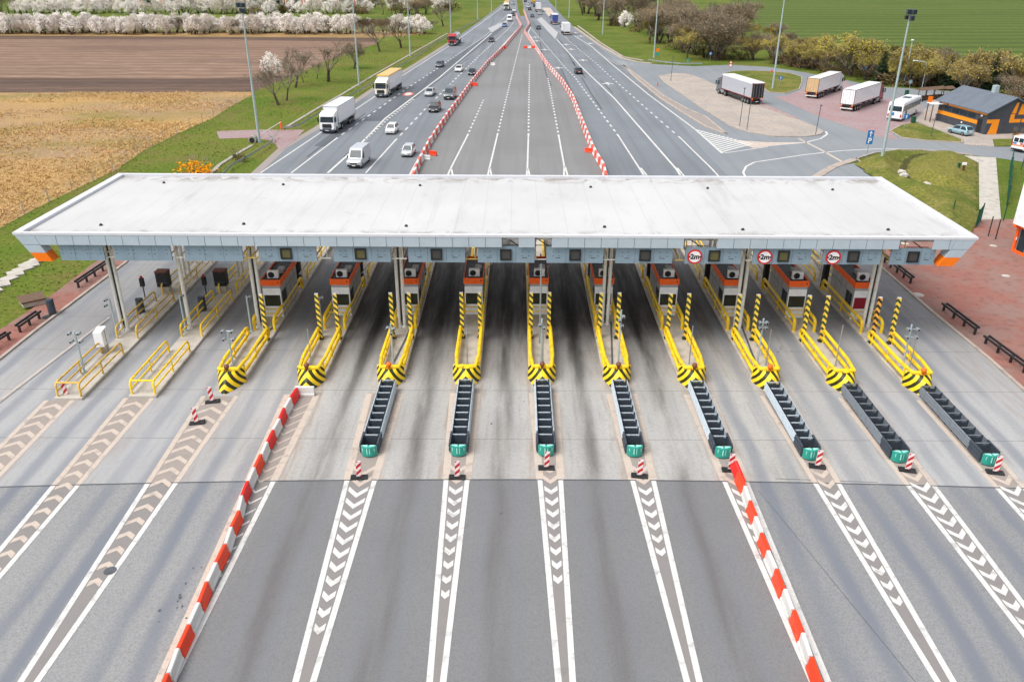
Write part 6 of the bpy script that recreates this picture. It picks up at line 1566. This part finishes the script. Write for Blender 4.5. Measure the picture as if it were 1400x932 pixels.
def tree(kind, x, y, h, label, cat, group=None, wide=1.0, z=0):
    src = tr_rnd.choice(PR[kind]); o = src if src.name not in tused else copy_tree(src); tused.add(src.name)
    base = {'bare': 8.2, 'brown': 8.0, 'budding': 8.0, 'blossom': 5.2, 'shrub': 2.6, 'conifer': 8.4, 'forsythia': 2.6}[kind]; s_ = h / base
    put(o, x, y, z, tr_rnd.uniform(0, 6.28), (s_ * wide, s_ * wide, s_)); return tag(o, label, cat, group)
for pq in range(-6, 470, 13):
    x, y = at(pq + tr_rnd.uniform(-4, 4), 44.2); tree('blossom', x, y, tr_rnd.uniform(4.8, 7.2), 'white blossom tree in the front hedge along the ploughed field', 'tree', 'blossom trees in the front hedge', 1.15)
# first blossom hedge along the ploughed field, second behind it
n1 = 0; pxx = -8
while pxx < 588:
    x, y = at(pxx + tr_rnd.uniform(-3, 3), 46.5 + tr_rnd.uniform(-1.5, 1.2)); gap = 14.5
    if 200 < pxx < 560 and tr_rnd.random() < (.2 if pxx > 440 else .05): tree('brown', x, y, tr_rnd.uniform(6, 7.5), 'brown leafless tree standing in the front blossom hedge', 'tree', 'brown trees in the front blossom hedge', 1.1)
    else: tree('blossom', x, y, tr_rnd.uniform(5.6, 7.2) if pxx < 440 else tr_rnd.uniform(5.2, 7.4), 'white blossom tree in the front hedge along the ploughed field', 'tree', 'blossom trees in the front hedge', 1.05)
    pxx += 9.5 * tr_rnd.uniform(.7, 1.15)
pxx = 18
while pxx < 505:
    x, y = at(pxx + tr_rnd.uniform(-3, 3), 18.5 + tr_rnd.uniform(-1.2, 1.2)); tall = (8.5 if 250 < pxx < 350 else 6.6)
    if (350 < pxx < 400 or pxx > 470) and tr_rnd.random() < .7: tree('shrub', x, y, tr_rnd.uniform(5, 6), 'dark green bush in the rear hedge', 'bush', 'dark bushes in the rear hedge', 1.3)
    else: tree('blossom', x, y, tall * tr_rnd.uniform(.85, 1.12), 'white blossom tree in the rear hedge before the houses', 'tree', 'blossom trees in the rear hedge', 1.1)
    pxx += 9.0 * tr_rnd.uniform(.7, 1.15)
for (a, k_) in (((2, 17), 'brown'), ((12, 18), 'brown')): x, y = at(*a); tree(k_, x, y, 11, 'dark bare tree at the far left end of the rear hedge', 'tree', 'bare trees at the left end')
for _ in range(26):
    a = (tr_rnd.uniform(500, 640), tr_rnd.uniform(4, 22)); 
    if a[0] + a[1] * 2.0 > 655: continue
    x, y = at(*a); tree(tr_rnd.choice(('brown', 'brown', 'bare', 'shrub', 'blossom')), x, y, tr_rnd.uniform(7, 10), 'distant tree or bush in the small wood left of the highway', 'tree', 'distant trees left of the highway', 1.1)
for (a, ty, lab, kind, wd) in [((404, 120), 66, 'bare tree with a dark straight trunk behind the blossom tree on the bank', 'bare', .9), ((449, 112), 52, 'widest bare tree, standing alone on the left bank', 'bare', 1.1), ((381, 144), 88, 'low bushy bare tree nearest the road on the left bank', 'bare', .9), ((392, 138), 80, 'slim young bare tree beside the low bushy one', 'bare', .6),
                               ((486, 94), 52, 'narrow dark bare tree by the lamp mast behind the lorries', 'brown', .6), ((519, 71), 30, 'bare tree in front of the blossom hedge end, left of the pair', 'bare', 1.0), ((549, 66), 24, 'bare tree in front of the blossom hedge end, right of the pair', 'bare', 1.1),
                               ((606, 36), 6, 'bare tree on the far left bank near the guard rail', 'bare', 1.1), ((573, 50), 35, 'small bare tree beyond the pair on the left bank', 'bare', .9), ((591, 42), 27, 'small bare tree left of the far guard rail', 'bare', .9), ((433, 108), 84, 'small bare sapling left of the widest bare tree', 'bare', .8), ((415, 113), 90, 'thin bare sapling between the larger bare trees', 'bare', .8)]:
    x, y = at(*a); tree(kind, x, y, hgt(a[0], a[1], ty) * 1.08, lab, 'tree', None, wd * 1.45)
x, y = at(372, 106); tree('blossom', x, y, hgt(372, 106, 70), 'lone white blossom tree among bare trees on the left bank', 'tree', None, .9)
x, y = at(266, 240); tree('forsythia', x, y, 3.0, 'bright yellow flowering bush behind the canopy roof', 'bush', None, 1.25)
x, y = at(328, 221); tree('shrub', x, y, 2.0, 'small dark shrub beside the short guard rail', 'bush', None, .8)
# the brown wood on the right: its edge runs from the far verge to the crop field
edge_px = [(790, 22), (830, 38), (862, 48), (890, 60), (915, 70), (945, 78), (975, 86), (1010, 86), (1050, 88), (1100, 98), (1150, 106), (1200, 118), (1240, 122), (1290, 130), (1340, 138), (1400, 146), (1470, 158)]
def edge_y(pxv):
    for (a, b), (c, d) in zip(edge_px[:-1], edge_px[1:]):
        if a <= pxv <= c: return b + (d - b) * (pxv - a) / (c - a)
    return edge_px[-1][1]
wood = []
for _ in range(270):
    pxv = tr_rnd.uniform(792, 1440); lim = 40 if pxv < 1010 else (32 if pxv < 1080 else 24)
    pyv = edge_y(pxv) - 3 - lim * tr_rnd.random() ** 1.3
    if pyv < 3 or any(abs(pxv - cx0) < 11 and pyv > cy0 - 9 for cx0, cy0 in ((1293, 122), (1309, 123), (1352, 130), (1203, 114), (1165, 105))): continue
    wood.append((pxv, pyv))
for (pxv, pyv) in wood:
    x, y = at(pxv, pyv); r_ = tr_rnd.random(); top_ok = pxv < 1010
    if pxv > 1080: r_ = .9 if tr_rnd.random() < .4 else (.65 if tr_rnd.random() < .5 else r_)
    if r_ < .46: tree('brown', x, y, tr_rnd.uniform(10, 15) if top_ok else tr_rnd.uniform(4.5, 7), 'brown leafless tree in the wood along the service road', 'tree', 'brown trees of the right wood', 1.15)
    elif r_ < .60: tree('bare', x, y, tr_rnd.uniform(9, 13.5) if top_ok else tr_rnd.uniform(5, 8), 'grey bare tree in the wood along the service road', 'tree', 'grey bare trees of the right wood', 1.1)
    elif r_ < .70 and pxv > 900: tree('budding', x, y, tr_rnd.uniform(7, 10) if top_ok else tr_rnd.uniform(5.5, 8), 'yellow green budding tree in the wood along the service road', 'tree', 'budding trees of the right wood', 1.15)
    else: tree('shrub', x, y, tr_rnd.uniform(2.5, 4.2), 'brown and green undergrowth bush of the right wood', 'bush', 'bushes of the right wood', 1.5)
for (a, ty, kind, wd, lab) in [((855, 38), 14, 'blossom', 1.0, 'white blossom tree at the edge of the brown wood'), ((1117, 80), 55, 'blossom', 1.1, 'white blossom tree at the foot of the crop field'), ((1165, 105), 36, 'budding', 1.4, 'largest yellow green willow beyond the parked lorries'), ((940, 82), 31, 'budding', 1.0, 'yellow green tree standing before the brown wood'), ((888, 60), 14, 'budding', 1.0, 'olive budding tree beside the white blossom in the brown wood'),
                               ((1203, 114), 62, 'conifer', 1.2, 'dark conifer left of the leaning lamp mast'), ((1293, 122), 73, 'conifer', 1.5, 'broad dark spruce above the grey roof'), ((1309, 123), 86, 'conifer', .8, 'small dark conifer beside the broad spruce'), ((1352, 130), 72, 'conifer', 1.3, 'dark spruce right of the budding tree above the building'), ((1277, 121), 90, 'conifer', .8, 'low dark conifer left of the broad spruce'),
                               ((1334, 124), 54, 'budding', 1.0, 'tall budding tree between the two spruces'), ((1240, 114), 48, 'budding', 1.1, 'budding tree behind the slim lamp post'), ((1262, 110), 56, 'brown', 1.1, 'brown tree left of the spruce group'), ((1388, 134), 60, 'budding', 1.2, 'budding tree at the right picture edge'), ((1058, 88), 35, 'budding', 1.0, 'olive tree behind the grass oval mast')]:
    x, y = at(*a); tree(kind, x, y, hgt(a[0], a[1], ty), lab, 'tree', None, wd)
x, y = at(1392, 190); tree('shrub', x, y, 2.2, 'sparse brown shrub against the building gable', 'bush', None, .8)
# small marks on the paving
x, y = at(151, 781); tag(MB().tube((0, 0, 0), (0, 0, .006), .3, n=16).build('manhole_cover', 'seam', None, loc=(x, y, .06)), kind='structure')
st_ = MB(); rs = random.Random(3)
for (a, n_, sp_) in (((270, 786), 3, .25), ((245, 822), 9, .35), ((560, 500), 12, .8), ((890, 470), 10, .6), ((1060, 475), 10, .7), ((440, 830), 2, .1), ((700, 560), 6, 1.2)):
    x, y = at(*a)
    for _ in range(n_):
        cx_, cy_, r_ = x + rs.gauss(0, sp_), y + rs.gauss(0, sp_ * 1.6), rs.uniform(.02, .09); q = [(cx_ + r_ * math.cos(k * 1.05) * rs.uniform(.6, 1.2), cy_ + r_ * 1.4 * math.sin(k * 1.05) * rs.uniform(.6, 1.2)) for k in range(6)]
        st_.sheet(q, .0605 + rs.random() * .002)
struct('oil_stain', st_, 'seam')
# reeds and grass tufts
def tufts(name, poly, n, h, w_, matn, blades=4, lean=.35, keep=None):
    poly = [Vector(p) for p in poly]; x0_, x1_ = min(p.x for p in poly), max(p.x for p in poly); y0_, y1_ = min(p.y for p in poly), max(p.y for p in poly)
    mb = MB(); rnd = random.Random(len(name)); c = 0; tries = 0
    while c < n and tries < n * 20:
        tries += 1
        p = Vector((rnd.uniform(x0_, x1_), rnd.uniform(y0_, y1_)))
        if not inside(p, poly): continue
        if keep and not keep(p, rnd): continue
        c += 1; hh = h * rnd.uniform(.5, 1.3)
        for _ in range(blades):
            a = rnd.uniform(0, 6.28); dx, dy = math.cos(a) * w_, math.sin(a) * w_; lx, ly = rnd.gauss(0, lean) * hh, rnd.gauss(0, lean) * hh
            mb.add([(p.x - dx, p.y - dy, 0), (p.x + dx, p.y + dy, 0), (p.x + lx, p.y + ly, hh)], [(0, 1, 2)])
    return tag(mb.build(name, matn), kind='stuff')
from mathutils import noise as mnoise
tufts('dry_reed', fpts + px((345, 126), (0, 127), (-120, 127), (-120, 380)), 9000, .34, .06, 'reed', 4, 1.0, lambda p, r: mnoise.noise(Vector((p.x * .05, p.y * .09, 0))) + r.uniform(-.8, .8) > (.2 if p.y < 135 else .6))
tufts('bank_grass', px((345, 126), (440, 86), (515, 60), (600, 40), (600, 62), (540, 100), (395, 176), (335, 240), (250, 300), (0, 480), (0, 312), (107, 257), (160, 232), (245, 182), (317, 145)), 5000, .16, .06, 'blade', 4, .7, lambda p, r: mnoise.noise(Vector((p.x * .1, p.y * .1, 3))) + r.uniform(-.4, .4) > .0)
# ------------------------------------------------------------------ camera, sky, sun
cam = bpy.data.objects.new('camera', bpy.data.cameras.new('camera')); col.objects.link(cam)
cam.data.sensor_width = 36.0; cam.data.lens = F / 1400 * 36.0; cam.data.clip_start = .5; cam.data.clip_end = 6000
cam.matrix_world = Matrix(((RT[0], UP[0], -FW[0], 0), (RT[1], UP[1], -FW[1], 0), (RT[2], UP[2], -FW[2], CAMH), (0, 0, 0, 1)))
scene.camera = cam
SUN_EL, SUN_AZ = R(60), R(238)
w = bpy.data.worlds.new('World'); scene.world = w; w.use_nodes = True
nt = w.node_tree; bg = nt.nodes['Background']
sky = nt.nodes.new('ShaderNodeTexSky'); sky.sky_type = 'NISHITA'; sky.sun_disc = False
sky.sun_elevation = SUN_EL; sky.sun_rotation = SUN_AZ; sky.dust_density = 4.0; sky.air_density = 1.0; sky.ozone_density = 1.0
hs = nt.nodes.new('ShaderNodeHueSaturation'); hs.inputs['Saturation'].default_value = .3
nt.links.new(sky.outputs[0], hs.inputs['Color']); nt.links.new(hs.outputs[0], bg.inputs['Color'])
bg.inputs['Strength'].default_value = .15
sl = bpy.data.lights.new('sun', 'SUN'); sl.energy = 1.1; sl.angle = R(30); sl.color = (1, .97, .93)
so = bpy.data.objects.new('sun', sl); col.objects.link(so)
sd = Vector((math.sin(SUN_AZ) * math.cos(SUN_EL), math.cos(SUN_AZ) * math.cos(SUN_EL), math.sin(SUN_EL)))
so.rotation_euler = sd.to_track_quat('Z', 'Y').to_euler(); so.location = (0, -20, 120)
scene.view_settings.view_transform = 'Standard'; scene.view_settings.look = 'None'
scene.view_settings.exposure = 0.62; scene.view_settings.gamma = 1.0; scene.view_settings.use_curve_mapping = False
